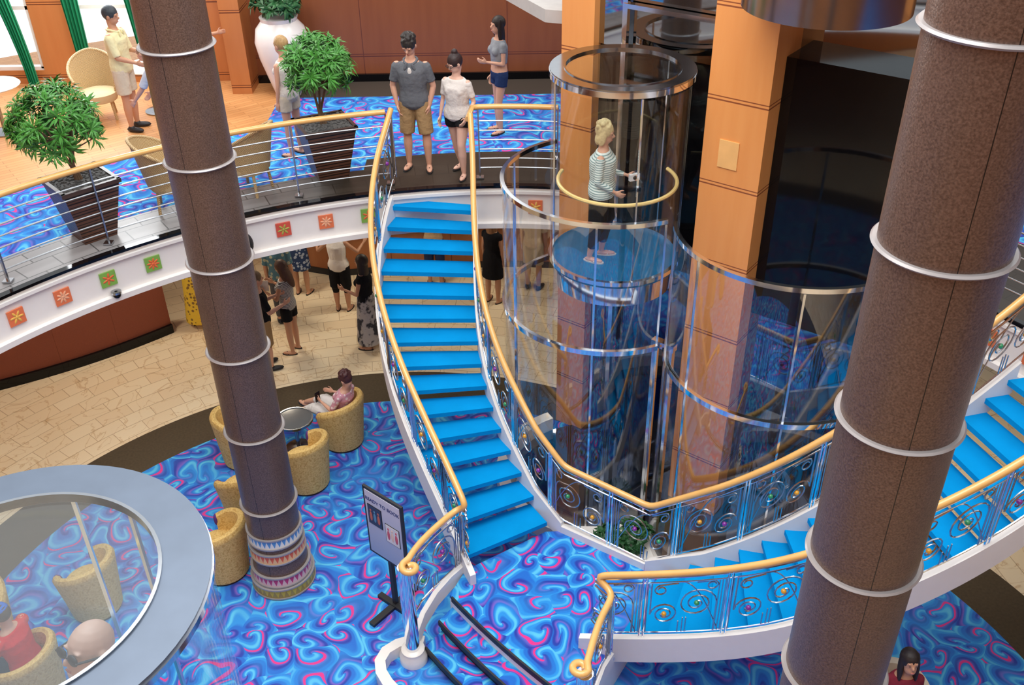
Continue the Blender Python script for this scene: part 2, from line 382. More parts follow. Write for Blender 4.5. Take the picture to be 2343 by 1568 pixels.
# ------------------------------------------------ stairs
OUT=np.array([(-1.55,11.81),(-1.61,11.61),(-1.65,11.33),(-1.67,11.06),(-1.67,10.8),(-1.65,10.52),(-1.59,10.27),(-1.5,9.99),(-1.42,9.72),(-1.32,9.44),(-1.18,9.18),(-1.05,8.94),(-.9,8.66),(-.73,8.38),(-.57,8.04)])
INN=np.array([(-.49,11.64),(-.5,11.46),(-.49,11.23),(-.47,10.97),(-.47,10.73),(-.44,10.48),(-.43,10.27),(-.38,10.03),(-.33,9.83),(-.24,9.62),(-.14,9.43),(-.04,9.26),(.09,9.05),(.24,8.84),(.38,8.58)])
ii=np.arange(1,16)
fo=[np.polyfit(ii,OUT[:,k],4) for k in (0,1)]; fi=[np.polyfit(ii,INN[:,k],4) for k in (0,1)]
def lin(f,i):
    if i<1: a=np.polyval(f,1);b=np.polyval(f,1.5); return a+(b-a)*(i-1)*2
    return np.polyval(f,i)
def SO(i,m=False): p=(float(lin(fo[0],i)),float(lin(fo[1],i))); return mir(p,0,-.33*(max(0,i-11)/4)**2) if m else p
def SI(i,m=False): p=(float(lin(fi[0],i)),float(lin(fi[1],i))); return mir(p,.12) if m else p
def SZ(i): return 3.5-.1875*i
def lerp(a,b,t): return tuple(a[k]+(b[k]-a[k])*t for k in range(len(a)))
GEM=[plain('purple_glass_gem',(.25,.02,.35),.1,coat=1),plain('green_glass_gem',(.02,.32,.12),.1,coat=1),plain('amber_glass_gem',(.8,.38,.02),.1,coat=1)]
def balustrade(label,base,panel=.95,hr=.93,curl=None,name='stair_balustrade',sm=2):
    B=np.array(base,float); dd=np.r_[0,np.cumsum(np.linalg.norm(np.diff(B,axis=0),axis=1))]; L=dd[-1]
    def P(s,h):
        s=min(max(s,0),L); return np.array([np.interp(s,dd,B[:,0]),np.interp(s,dd,B[:,1]),np.interp(s,dd,B[:,2])+h])
    T=Thing(name,label,'railing',tuple(B[0]))
    n=int(L/.06); rail=[P(L*i/n,hr) for i in range(n+1)]
    R=np.array(rail)
    for _ in range(sm): R[1:-1]=(R[:-2]+R[1:-1]*2+R[2:])/4
    rail=list(R)
    if curl: rail+= [np.array(p) for p in curl]
    mb=MB(); mb.tube(rail,.036,10); T.part('handrail',mb,GOLDW,world=True,label='honey coloured wooden handrail')
    mb=MB(); mb.tube([P(L*i/n,hr-.055) for i in range(n+1)],.011,6); mb.tube([P(L*i/n,hr-.12) for i in range(n+1)],.008,6); T.part('top_bar',mb,CHROME,world=True)
    mb=MB(); mb.tube([P(L*i/n,.09) for i in range(n+1)],.010,6); T.part('bottom_bar',mb,CHROME,world=True)
    k=max(1,round(L/panel)); w=L/k
    for j in range(k+1):
        s=j*w; mb=MB()
        for ds in ((-.02,.02) if 0<j<k else ((.01,) if j==0 else (-.01,))):
            mb.tube([P(s+ds,0),P(s+ds,hr-.02)],.012,8)
        T.part('post',mb,CHROME,world=True)
    g=0
    for j in range(k):
        s0=j*w; mb=MB(); H=hr-.12
        def spiral(cs,ch,R0,turns,dirn,ph,tail=None):
            pts=[]
            m=int(turns*16)
            for q in range(m+1):
                u=q/m; r=R0*(1-u)+.035*u; a=ph+dirn*2*pi*turns*u
                pts.append(P(s0+cs*w+r*math.cos(a),ch+r*math.sin(a)))
            if tail: pts=[P(s0+a*w,b) for a,b in tail]+pts
            mb.tube(pts,.0085,5)
        spiral(.36,.50,.20,2.2,-1,pi,[(.36-.2/w,.09),(.36-.2/w,.3)])
        spiral(.74,.36,.15,2.0,1,0,[(.74+.15/w,H),(.74+.15/w,.55)])
        spiral(.80,.70,.07,1.2,-1,pi/2,[(.60,H-.02)])
        spiral(.20,.74,.06,1.2,1,pi/2,[(.38,H-.02)])
        for x,h0,h1 in ((.05,.09,H),(.085,.09,H),(.12,.09,H),(.47,.09,.3),(.51,.09,.3),(.955,.09,H),(.56,.09,.25)): mb.tube([P(s0+x*w,h0),P(s0+x*w,h1)],.007,5)
        mb.tube([P(s0+w*(.07+.5*u),.09+(.72)*math.sin(u*pi/2)) for u in np.linspace(0,1,12)],.007,5)
        T.part('scroll_panel',mb,STEEL,world=True)
        for cs,ch in ((.36,.50),(.74,.36)):
            mb=MB(); mb.ell(P(s0+cs*w,ch),(.028,.028,.028),10,6); T.part('glass_gem',mb,GEM[g%3],world=True); g+=1
    return T
V1=(.57,8.62);V2=(1.50,7.99)
def off(S,i,m,d=.035):
    o=S(i,m); cc=lerp(SO(i,m),SI(i,m),.5); v=Vn((o[0]-cc[0],o[1]-cc[1])); return (o[0]+v[0]*d,o[1]+v[1]*d)
def stair(m,label):
    T=Thing('curved_staircase',label,'staircase',(*SO(15,m),.5))
    for i in range(1,16):
        mb=MB(); z=SZ(i); d=1.3 if i>1 else 1.0
        q=[SO(i,m),SI(i,m),SI(i-d,m),SO(i-d,m)]
        if m: q=q[::-1]
        mb.prism(q,z-.06,z); T.part('tread',mb,BLUE,world=True,smooth=False)
    for S,e in ((SO,15.7),(SI,14.0 if not m else 13.6)):
        pts=[(*off(S,i,m),SZ(i)) for i in np.linspace(.5,e,64)]
        if S is SI: pts.append((*(V2 if m else V1),.55))
        mb=MB(); mb.ribbon(pts,-.26,.10,.07,zmin=.40); T.part('stringer',mb,WHITE,world=True,label='white painted stringer')
    return T
stair(False,'curved open-riser staircase with bright azure blue treads')
stair(True,'curved staircase with azure blue treads and white side')
SIDE={-1:((-1.19,-1.12),(-1.20,-1.35),(-1.20,-1.6),(-1.18,-1.85),(-1.13,-2.03)),1:((.85,-1.17),(.87,-1.38),(.93,-1.62),(1.01,-1.85),(1.08,-2.03))}
SDZ=(0,0,-.04,-.14,-.24)
NL=ST(-1.113,-2.118); NR=ST(1.113,-2.118)
for m in (False,True):
    sg=1 if m else -1
    base=[(*off(SO,i,m),SZ(i)+.08) for i in np.linspace(-.2,15.5,60)]
    for s,t in SIDE[sg]: base.append((*ST(s,t),.56))
    curl=[]
    for q in range(18):
        a=q/17*.95*2*pi; r=.09*(1-q/34); c0=np.array(ST(sg*1.05,-2.10))
        d=Q_*(sg*math.cos(a)*r)+A_*(-math.sin(a)*r); curl.append((c0[0]+d[0],c0[1]+d[1],1.48-.002*q))
    balustrade('ornate chrome scroll balustrade with wooden handrail on outer stair side',base,.92,curl=curl,sm=5)
bi=[(*off(SI,i,False),SZ(i)+.08) for i in np.linspace(-.2,14.0,60)]+[(*V1,.60)]
bi+= [lerp((*V1,.60),(*V2,.53),u) for u in (.25,.5,.75,1)]
bi+= [(*off(SI,i,True),SZ(i)+.08) for i in np.linspace(13.2,-.2,58)]
balustrade('ornate chrome scroll balustrade with wooden handrail joining both stairs',bi,.92)
for p in (NL,NR):
    T=Thing('newel_post','thick chrome newel post on a round white base','post',(p[0],p[1],0),group='stair newel posts')
    mb=MB(); mb.revolve((0,0,.15),[(.08,0),(.08,1.30)],24); T.part('shaft',mb,CHROME)
    mb=MB(); mb.revolve((0,0,0),[(.155,0),(.155,.10),(.13,.14),(.13,.18),(.10,.20)],32); T.part('base',mb,MARBLE)
def front(c0,s): return c0-.17*s+.05*s*s
def steppoly(c0,back,sm,n=20):
    P=[ST(-sm+2*sm*i/n,front(c0,-sm+2*sm*i/n)) for i in range(n+1)]
    return P+[ST(sm,back),ST(-sm,back)]
T=Thing('stair_landing','carpeted landing platform joining two curved stairs','platform',(*ST(0,-1),0))
P=[ST(-1.08+2.04*i/20,front(-1.74,-1.08+2.04*i/20)) for i in range(21)]+[ST(.90,-1.5),ST(.87,-1.17),ST(.80,-.5),ST(.80,.0),V2,V1,ST(-.78,-.05),ST(-1.17,-1.1)]
mb=MB(); mb.prism(P,.45,.5); T.part('platform_top',mb,CARPET,world=True,smooth=False)
mb=MB(); mb.prism(P,0.0,.45); T.part('platform_body',mb,WHITE,world=True,smooth=False)
mb=MB(); mb.ribbon([V1,lerp(V1,V2,.5),V2],.28,.60,.07); T.part('landing_fascia',mb,WHITE,world=True)
for c0,z,sm in ((-1.98,.333,1.04),(-2.24,.167,1.02)):
    mb=MB(); mb.prism(steppoly(c0,-1.5,sm),z-.03,z); T.part('step',mb,CARPET,world=True,smooth=False)
    mb=MB(); mb.prism(steppoly(c0+.02,-1.5,sm),max(0,z-.166),z-.03); T.part('riser',mb,MBLACK,world=True,smooth=False)
for c0,z,sm in ((-1.74,.5,1.04),(-1.98,.333,1.04),(-2.24,.167,1.02)):
    mb=MB(); mb.ribbon([ST(-sm+2*sm*i/20,front(c0,-sm+2*sm*i/20)) for i in range(21)],z-.07,z+.005,.022); T.part('nosing',mb,MBLACK,world=True,smooth=False)
for sg in (-1,1):
    mb=MB(); mb.ribbon([(*ST(s,t),dz) for (s,t),dz in zip(SIDE[sg],SDZ)],.40,.60,.06,zmin=.1); T.part('side_stringer',mb,WHITE,world=True)
    mb=MB(); cp=[(1.10,-1.95),(1.22,-2.02),(1.31,-2.15),(1.35,-2.30),(1.31,-2.44),(1.20,-2.54),(1.05,-2.60),(.85,-2.64)]
    mb.ribbon([ST(sg*s,t) for s,t in cp],0,.16,.12); T.part('low_curb',mb,MARBLE,world=True)
# ------------------------------------------------ deck railings
def deck_rail(a0,a1,label,n=4,extra=None):
    p=dr(math.radians(a0),.17); T=Thing('deck_railing',label,'railing',(p[0],p[1],3.5)); L=[dr(math.radians(a0+(a1-a0)*i/60),.17) for i in range(61)]
    top=(extra or [])+[(x,y,4.5) for x,y in L]
    mb=MB(); mb.tube(top,.036,10); T.part('handrail',mb,GOLDW,world=True,label='honey coloured wooden handrail')
    for k in range(6):
        mb=MB(); mb.tube([(x,y,3.66+.13*k) for x,y in L],.0095,6); T.part('horizontal_bar',mb,STEEL,world=True)
    for k in range(n+1):
        x,y=dr(math.radians(a0+(a1-a0)*k/n),.17); mb=MB(); mb.box((x,y,4.0),(.05,.018,.98),math.radians(a0+(a1-a0)*k/n)); mb.box((x,y,3.52),(.1,.1,.02)); T.part('post',mb,STEEL,world=True,smooth=False)
deck_rail(181,101.3,'curved steel balcony railing with wooden handrail',8)
deck_rail(91.5,83,'short steel balcony railing with wooden handrail beside stair',1,[(*SI(-.3),4.47),(-.47,12.2,4.5)])
deck_rail(41,-25,'curved steel balcony railing across the atrium',6)
# ------------------------------------------------ columns
def column(loc,label,z0r,dz,n,base):
    T=Thing('column',label,'column',(loc[0],loc[1],0))
    mb=MB(); mb.revolve((0,0,0),[(.3,0),(.3,12)],72); T.part('shaft',mb,COLM)
    for k in range(n):
        mb=MB(); z=z0r+k*dz; pr=[(.295,z-.010),(.320,z-.011),(.330,z),(.320,z+.011),(.295,z+.010)]; mb.revolve((0,0,0),pr,72,cap=False); T.part('ring',mb,RING)
    if base:
        cols=[((.10,.30,.60),(.8,.8,.75)),((.70,.12,.04),(.80,.5,.25)),((.50,.04,.16),(.7,.5,.5)),((.55,.42,.04),(.35,.25,.05))]
        zs=[.84,.60,.26,.09]; rr=[.312,.318,.345,.37]
        for (ca,cb),z,r in zip(cols,zs,rr):
            m,nt,b=newmat('painted_band'); p=objc(nt); x,y,zz=sep(nt,p); a=math_(nt,'ARCTAN2',y,x)
            tri=math_(nt,'ABSOLUTE',math_(nt,'SUBTRACT',math_(nt,'FRACT',math_(nt,'MULTIPLY',a,34/(2*pi))),.5))
            f=math_(nt,'GREATER_THAN',math_(nt,'MULTIPLY',tri,.2),math_(nt,'SUBTRACT',zz,z-.05)); nt.links.new(mixc(nt,f,ca,cb),b.inputs['Base Color']); b.inputs['Roughness'].default_value=.4
            mb=MB(); mb.revolve((0,0,0),[(.29,z-.06),(r,z-.06),(r,z+.06),(.29,z+.06)],56,cap=False); T.part('painted_band',mb,m)
            for d in (-.07,.07):
                mb=MB(); mb.revolve((0,0,0),[(.29,z+d-.01),(r+.012,z+d-.01),(r+.012,z+d+.01),(.29,z+d+.01)],56,cap=False); T.part('ring',mb,RING)
        mb=MB(); mb.revolve((0,0,0),[(.345,0),(.34,.2),(.315,.45),(.302,.6)],56); T.part('flared_foot',mb,COLM)
    return T
column((-2.82,8.42),'tall brown column with pale rings and painted base bands',1.30,1.04,10,True)
column((2.02,4.05),'thick rust-brown textured column with pale grey rings',.75,1.01,11,False)
# ------------------------------------------------ core
def stbox(name,s0,s1,t0,t1,z0,z1,mat,extra=None):
    mb=MB(); mb.prism([ST(s0,t0),ST(s1,t0),ST(s1,t1),ST(s0,t1)],z0,z1); return struct(name,mb,mat,smooth=False)
DMIR=plain('dark_mirror_glass',(.20,.22,.27),.03,1,var=.02)
stbox('wall_core_west',-2.28,-1.84,2.35,2.85,0,11,WOODP)
stbox('wall_core_middle',-.13,.54,1.85,2.75,0,11,WOODP)
stbox('wall_core_east',1.9,2.35,2.25,2.75,0,11,WOODP)
stbox('wall_core_west',-1.84,-.13,2.5,2.74,3.0,5.6,BLACK)
stbox('wall_core_east',.54,1.9,2.13,2.74,3.0,5.95,BLACK)
stbox('wall_core_west',-1.84,-.13,2.5,2.74,0,3.0,DMIR)
stbox('wall_core_east',.54,1.9,2.13,2.74,0,3.0,DMIR)
MIR=plain('mirror_glass',(.38,.41,.43),.03,1,var=.02)
stbox('wall_core_west',-1.84,-.13,2.46,2.74,5.6,11,MIR)
stbox('wall_core_east',.54,1.9,2.46,2.74,5.95,11,MIR)
T=Thing('indicator_panel','small square pale wood access panel on pillar','panel',(*ST(.17,1.84),4.9))
mb=MB(); mb.prism([ST(.06,1.838),ST(.28,1.838),ST(.28,1.85),ST(.06,1.85)],4.78,5.08); T.part('plate',mb,plain('pale_veneer',(.88,.50,.18),.4),world=True,smooth=False)
LA=ST(-1.1,1.6)
def lobe(m,label):
    Q=(lambda p:mir(p)) if m else (lambda p:p)
    c=LA; T=Thing('glass_enclosure',label,'glass enclosure',(*Q(c),0))
    a0,a1=math.radians(-66),math.radians(-243)
    def pt(a,r=1.2): return Q((c[0]+r*math.cos(a),c[1]+r*math.sin(a)))
    A=[a0+(a1-a0)*i/70 for i in range(71)]
    for z0,z1 in ((.2,2.86),(2.94,4.42)):
        mb=MB(); mb.ribbon([pt(a) for a in A],z0,z1,.012); T.part('glass_panel',mb,GLASSL,world=True)
    for z,h in ((2.86,.06),(4.42,.05)):
        mb=MB(); mb.ribbon([pt(a) for a in A],z,z+h,.045); T.part('chrome_rim',mb,CHROME,world=True)
    for a in (a0,a0+(a1-a0)*.2,a0+(a1-a0)*.5,a0+(a1-a0)*.8):
        p=pt(a,1.19); mb=MB(); mb.box((*p,2.3),(.022,.022,4.2)); T.part('mullion',mb,CHROME,world=True,smooth=False)
    mb=MB(); mb.ribbon([pt(a,1.27) for a in A],0,.22,.16); T.part('marble_curb',mb,MARBLE,world=True)
    mb=MB(); mb.prism([pt(a,1.17) for a in np.linspace(0,2*pi,48,endpoint=False)],.0,.03); T.part('shaft_floor',mb,DMIR,world=True,smooth=False)
    return T
lobe(False,'curved clear glass lift enclosure with chrome rims'); lobe(True,'curved clear glass lift enclosure next to black doors')
T=Thing('chrome_door_frame','tall chrome frame where two glass enclosures meet','door frame',(*ST(0,1.08),0))
for s in (-.1,.1):
    p=ST(s,1.1); mb=MB(); mb.box((*p,1.45),(.05,.07,2.9),math.atan2(Q_[1],Q_[0])); T.part('frame_post',mb,CHROME,world=True,smooth=False)
mb=MB(); p=ST(0,1.1); mb.box((*p,2.9),(.28,.09,.08),math.atan2(Q_[1],Q_[0])); T.part('header',mb,CHROME,world=True,smooth=False)
def cab(c,z,label,h=2.2,r=.745,post=None,ringmat=CHROME,skirt=.32,ri=.78,band=.11,flat=False):
    T=Thing('lift_cab',label,'lift',(c[0],c[1],z))
    mb=MB(); mb.revolve((0,0,0),[(r,-.05),(r,0)],64); T.part('floor',mb,FLOORB)
    mb=MB(); mb.annulus((0,0),r-.012,r,0.02,h-.12,n=64); T.part('glass_wall',mb,GLASS)
    mb=MB(); mb.annulus((0,0),r*ri,r+.02,h-.03,h,n=72); T.part('roof_ring',mb,ringmat,label='polished metal roof ring')
    mb=MB(); mb.annulus((0,0),r-.012,r+.025,h-band,h-.02,n=72); T.part('roof_band',mb,CHROME)
    mb=MB(); mb.annulus((0,0),r*(ri-.015),r*(ri+.005),h-.035,h+.010,n=72); T.part('roof_trim',mb,ROOFM)
    mb=MB(); mb.revolve((0,0,h-.02),[(r*ri,0),(r*ri,.008)],64); T.part('roof_glass',mb,GLASSD)
    mb=MB(); mb.annulus((0,0),r-.03,r+.015,-.02,.03,n=64); T.part('floor_rim',mb,CHROME)
    mb=MB(); mb.revolve((0,0,-.05-skirt),[(r*.99,0),(r*.99,skirt)] if flat else [(r*.5,0),(r*.93,.06),(r*.95,skirt)],64); T.part('underside',mb,DARKCH if flat else CHROME)
    mb=MB(); mb.tube([( .66*math.cos(a),.66*math.sin(a),.92) for a in np.linspace(math.radians(-205),math.radians(25),50)],.022,8); T.part('handrail',mb,GOLDR,label='round golden handrail')
    for a in (math.radians(-80),math.radians(-200),math.radians(40)) if post is None else post:
        mb=MB(); mb.box((math.cos(a)*(r-.01),math.sin(a)*(r-.01),(h-.1)/2),(.018,.018,h-.1),a); T.part('mullion',mb,CHROME,smooth=False)
    return T
cab((1.2,10.1),3.5,'round panoramic glass lift cab with blue floor',ringmat=ROOFM,band=.08,ri=.82)
cabB=mir((1.2,10.1)); cab(cabB,6.98,'upper glass lift cab with mirrored underside',flat=True)
cab((-1.93,2.6),3.95,'round glass lift cab with broad polished roof ring',ringmat=plain('blue_grey_roof_metal',(.10,.13,.18),.4,.4),post=(math.radians(75),math.radians(95),math.radians(-30)),ri=.765,band=.05,r=.73)
T=Thing('lift_guide_frame','chrome and glass lift guide frame above cab','lift frame',(*ST(-.85,2.3),5.6))
for s in (-1.45,-.3):
    p=ST(s,2.38); mb=MB(); mb.box((*p,5.6),(.06,.06,10.8),math.atan2(Q_[1],Q_[0])); T.part('guide_rail',mb,CHROME,world=True,smooth=False)
for z in (6.1,6.5): 
    p=ST(-.87,2.38); mb=MB(); mb.box((*p,z),(1.2,.1,.05),math.atan2(Q_[1],Q_[0])); T.part('cross_beam',mb,CHROME,world=True,smooth=False)
# ------------------------------------------------ foliage
LEAF=plain('glossy_leaf',(.06,.26,.035),.4,var=.6,scale=9)
LEAFD=plain('dark_leaf',(.02,.10,.03),.45,var=.5,scale=9)
BARK=plain('bark',(.16,.10,.06),.8)
def foliage(c,rad,n,leaves=16,ll=.15,w=.02,seed=1,trunk=None):
    rn=random.Random(seed); mb=MB(); br=MB()
    for i in range(n):
        ph=rn.random()*2*pi; ct=rn.uniform(-.75,1); st=math.sqrt(1-ct*ct); rr=rn.uniform(.5,1)**.5
        d=np.array([st*math.cos(ph),st*math.sin(ph),ct]); p=np.array(c)+d*np.array(rad)*rr*.85*rn.uniform(.85,1.12)
        ax=Vn(d+np.array([0,0,.5])); x,y=mb.frame(ax)
        if trunk is not None and i%3==0:
            t=np.array(trunk); br.tube([t,(t*.55+p*.45)+np.array([0,0,-.05]),p],[.014,.009,.005],5)
        for k in range(leaves):
            a=2*pi*k/leaves*1.618*2+rn.random(); up=rn.uniform(.1,1.1); o=x*math.cos(a)+y*math.sin(a)
            dd=Vn(o+ax*up); l=ll*rn.uniform(.7,1.2); side=Vn(np.cross(dd,ax))*w
            m1=p+dd*l*.5; tip=p+dd*l-ax*.25*l
            mb.add([p,m1+side*.8,tip,m1-side*.8,m1+ax*w*.35],[(0,1,4),(1,2,4),(2,3,4),(3,0,4)])
    return mb,br
POTW=mat_panel('dark_slat_wood',(.09,.038,.024),(.18,.078,.048),.085,0,0,.4,(.015,.008,.006))
PEB=plain('grey_pebbles',(.09,.09,.09),.8,var=.5,scale=40)
def planter(loc,rot,label,fc,rad,seed,n=95):
    T=Thing('potted_bush',label,'potted plant',loc,rot)
    mb=MB(); b=.20;t=.33;h=.70
    mb.loft([[(-b,-b,0),(b,-b,0),(b,b,0),(-b,b,0)],[(-t,-t,h),(t,-t,h),(t,t,h),(-t,t,h)]]); T.part('planter_box',mb,POTW,smooth=False,label='tapered square dark wooden planter')
    mb=MB()
    for sx,sy,dx,dy in ((0,-1,1,0),(0,1,1,0),(-1,0,0,1),(1,0,0,1)): mb.box((sx*t,sy*t,h+.02),(.71 if dx else .045,.71 if dy else .045,.05))
    T.part('planter_rim',mb,plain('dark_rim',(.06,.035,.03),.4),smooth=False)
    mb=MB(); mb.box((0,0,h+.01),(.62,.62,.03)); rn=random.Random(seed)
    for _ in range(240): mb.ell((rn.uniform(-.3,.3),rn.uniform(-.3,.3),h+.03),(.022,.018,.012),6,4)
    o=T.part('pebbles',mb,PEB); o["kind"]="stuff"
    mb=MB()
    for k in range(3): mb.tube([(.03*k-.03,0,h),(.02*k-.05,.03*k-.02,h+.2),(fc[0]*.6+.1*(k-1),fc[1]*.6,fc[2]-.22),(fc[0]+.15*(k-1),fc[1],fc[2])],[.022,.019,.014,.008],7)
    T.part('trunk',mb,BARK)
    f,br=foliage(fc,rad,n,17,.19,.018,seed,(fc[0]*.5,fc[1]*.5,fc[2]-.28)); T.part('foliage',f,LEAF,smooth=False); T.part('branches',br,BARK)
planter((-5.08,10.78,3.5),.75,'bushy green plant in tapered dark wooden planter',(-.04,.12,1.42),(.60,.60,.46),3,120)
planter((-2.44,12.45,3.5),.45,'round green bush in tapered dark wooden planter',(0,0,1.5),(.49,.49,.45),5,110)
T=Thing('potted_fern','large white ceramic urn holding dark leafy plant','potted plant',(-3.56,15.6,3.5))
mb=MB(); mb.revolve((0,0,0),[(.17,0),(.2,.03),(.28,.3),(.38,.65),(.42,.9),(.38,1.1),(.28,1.22),(.3,1.28),(.26,1.28)],40); T.part('urn',mb,plain('white_ceramic',(.78,.74,.72),.25,var=.04))
f,br=foliage((0,0,1.5),(.38,.38,.28),45,14,.2,.035,11,(0,0,1.25)); T.part('foliage',f,LEAFD,smooth=False)
T=Thing('marble_planter','white marble plant bed with green and red foliage','planter',(*ST(0,.6),0))
mb=MB(); mb.prism([ST(-.72,.32),ST(.60,.32),ST(.28,.62),ST(.06,.95),ST(-.06,.95),ST(-.28,.62)],0,.34); T.part('bed',mb,MARBLE,world=True,smooth=False)
c=ST(0,.48); f,br=foliage((c[0],c[1],.46),(.46,.24,.14),30,12,.15,.035,21); T.part('foliage',f,LEAFD,world=True,smooth=False)
# ------------------------------------------------ furniture
def goldfab():
    m,nt,b=newmat('gold_brocade'); p=objc(nt); v=noise(nt,26,3,p); c=ramp(nt,v.outputs['Fac'],[(.4,(.60,.36,.10)),(.5,(.80,.56,.20)),(.6,(.66,.42,.13))]); nt.links.new(c,b.inputs['Base Color']); b.inputs['Roughness'].default_value=.75; return m
GOLDF=goldfab(); PURP=plain('purple_velvet',(.10,.03,.22),.8)
def armchair(loc,rot,label,mat=GOLDF,trim=PURP):
    T=Thing('armchair',label,'armchair',loc,rot,group='tub armchairs in the lounge')
    k=.84
    mb=MB(); R=[]
    for i in range(41):
        a=math.radians(-90-128+256*i/40); u=abs(i-20)/20; H=.82-.20*u**2
        ca,sa=math.cos(a),math.sin(a); pr=[]
        for r,z in ((.34,.04),(.37,.3),(.42,H-.06),(.425,H-.02),(.40,H+.02),(.36,H+.035),(.32,H+.01),(.305,H-.05),(.28,.35),(.27,.04)): pr.append((r*ca*k,r*sa*k,z))
        R.append(pr)
    mb.loft(R); T.part('backrest',mb,mat)
    mb=MB(); mb.revolve((0,0.03,0),[(.27*k,.05),(.29*k,.36),(.31*k,.40),(.30*k,.44),(.22*k,.465),(.0001,.47)],32); T.part('seat',mb,mat)
    for i in (0,40):
        a=math.radians(-90-128+256*i/40); ca,sa=math.cos(a),math.sin(a); ea=np.array([ca,sa,0])*.055; tb=np.array([-sa,ca,0])*.03
        mb=MB(); mb.ell((.36*k*ca,.36*k*sa,.575),[ea,tb,np.array([0,0,.085])],12,8); T.part('arm_tip',mb,trim,label='dark purple arm end')
    mb=MB(); mb.revolve((0,0,0),[(.32*k,0),(.32*k,.05)],32); T.part('base',mb,plain('dark_base',(.05,.03,.02),.6))
    return T
base=armchair((-2.44,11.0,0),math.radians(70),'gold brocade tub armchair with a seated woman')
for x,y,r,l in ((-2.80,10.12,50,'empty gold brocade tub armchair by round table'),(-3.78,10.65,-70,'gold brocade tub armchair beyond the round table'),(-3.50,9.58,60,'gold brocade tub armchair near the banded column'),(-3.56,8.55,70,'gold brocade tub armchair at the carpet edge'),(-4.95,8.0,60,'gold brocade tub armchair below the glass lift'),(-5.15,6.75,75,'gold brocade tub armchair with a seated man')):
    base.copy((x,y,0),math.radians(r),l)
armchair((3.74,6.10,0),math.radians(190),'cream tub chair beneath the staircase',plain('cream_leather',(.80,.68,.50),.5),plain('cream_leather',(.80,.68,.50),.5))
T=Thing('round_table','small round glass table with metal rim','table',(-3.06,10.86,0))
mb=MB(); mb.revolve((0,0,.52),[(.25,0),(.25,.015)],40); T.part('table_top',mb,plain('smoked_glass_top',(.12,.12,.12),.08))
mb=MB(); mb.annulus((0,0),.245,.265,.51,.545,n=40); T.part('rim',mb,DARKCH)
mb=MB(); mb.tube([(0,0,.02),(0,0,.52)],.03,10); mb.revolve((0,0,0),[(.2,0),(.2,.02),(.05,.05)],24); T.part('pedestal',mb,DARKCH)
def wick():
    m,nt,b=newmat('wicker'); p=objc(nt); x,y,z=sep(nt,p); a=math_(nt,'ARCTAN2',y,x)
    s1=math_(nt,'SINE',math_(nt,'MULTIPLY',a,90)); s2=math_(nt,'SINE',math_(nt,'MULTIPLY',z,260)); h=math_(nt,'MULTIPLY',s1,s2)
    nt.links.new(mixc(nt,math_(nt,'ADD',math_(nt,'MULTIPLY',h,.5),.5),(.42,.26,.11),(.74,.56,.30)),b.inputs['Base Color']); b.inputs['Roughness'].default_value=.6; bump(nt,b,h,.5,.01); return m
WICK=wick()
def wicker(loc,rot,label):
    T=Thing('wicker_chair',label,'chair',loc,rot,group='wicker chairs on the balcony')
    mb=MB(); R=[]
    for i in range(37):
        a=math.radians(-90-115+230*i/36); u=abs(i-18)/18; H=.95-.33*u**1.6; fl=.07*(1-u)
        ca,sa=math.cos(a),math.sin(a); R.append([(r*ca,r*sa,z) for r,z in ((.28,.34),(.31+fl*.3,.6),(.33+fl,H),(.31+fl,H+.015),(.29+fl*.3,.6),(.26,.34))])
    mb.loft(R); T.part('backrest',mb,WICK)
    mb=MB(); pts=[]
    for i in range(37):
        a=math.radians(-90-115+230*i/36); u=abs(i-18)/18; H=.95-.33*u**1.6; fl=.07*(1-u); r=.325+fl; pts.append((r*math.cos(a),r*math.sin(a),H+.01))
    mb.tube(pts,.022,8); T.part('top_rim',mb,WICK)
    mb=MB(); mb.revolve((0,0.02,0),[(.27,.30),(.29,.36),(.29,.42),(.2,.45)],28); T.part('seat',mb,plain('tan_cushion',(.62,.48,.28),.8))
    for a in (45,135,225,315):
        ca,sa=math.cos(math.radians(a)),math.sin(math.radians(a)); mb=MB(); mb.tube([(.27*ca,.27*sa,0),(.23*ca,.23*sa,.34)],.02,8); T.part('leg',mb,WICK)
    return T
w=wicker((-3.40,11.98,3.5),math.radians(70),'wicker tub chair behind the balcony railing')
for x,y,r,l in ((-4.28,11.5,-75,'wicker tub chair behind the column'),(-6.3,14.75,-160,'wicker tub chair with curved back near window'),(-7.4,12.6,-30,'wicker tub chair on the parquet floor')):
    w.copy((x,y,3.5),math.radians(r),l)
for x,y in ((-7.6,14.2),(-5.5,15.0)):
    T=Thing('cafe_table','small round table with pale top','table',(x,y,3.5),group='small tables near the windows')
    mb=MB(); mb.revolve((0,0,.7),[(.38,0),(.4,.02),(.38,.04)],36); T.part('table_top',mb,plain('table_pale',(.7,.66,.62),.3))
    mb=MB(); mb.tube([(0,0,.02),(0,0,.7)],.03,10); mb.revolve((0,0,0),[(.22,0),(.22,.02),(.05,.05)],24); T.part('pedestal',mb,DARKCH)
pts=[(-4.6,16.9),(-4.2,16.2),(-3.2,15.85),(-1.5,16.1),(.2,16.1),(2,15.9),(4,16.0)]
T=Thing('reception_desk','long curved wooden reception counter under the balcony','counter',(-1,16.1,0))
mb=MB(); mb.ribbon(pts,0,1.02,.1); T.part('front_panel',mb,DESKW,world=True)
mb=MB(); mb.ribbon(pts,1.02,1.07,.5); T.part('counter_top',mb,MBLACK,world=True)
mb=MB(); mb.ribbon(pts,0,.12,.14); T.part('kick_plate',mb,MBLACK,world=True)
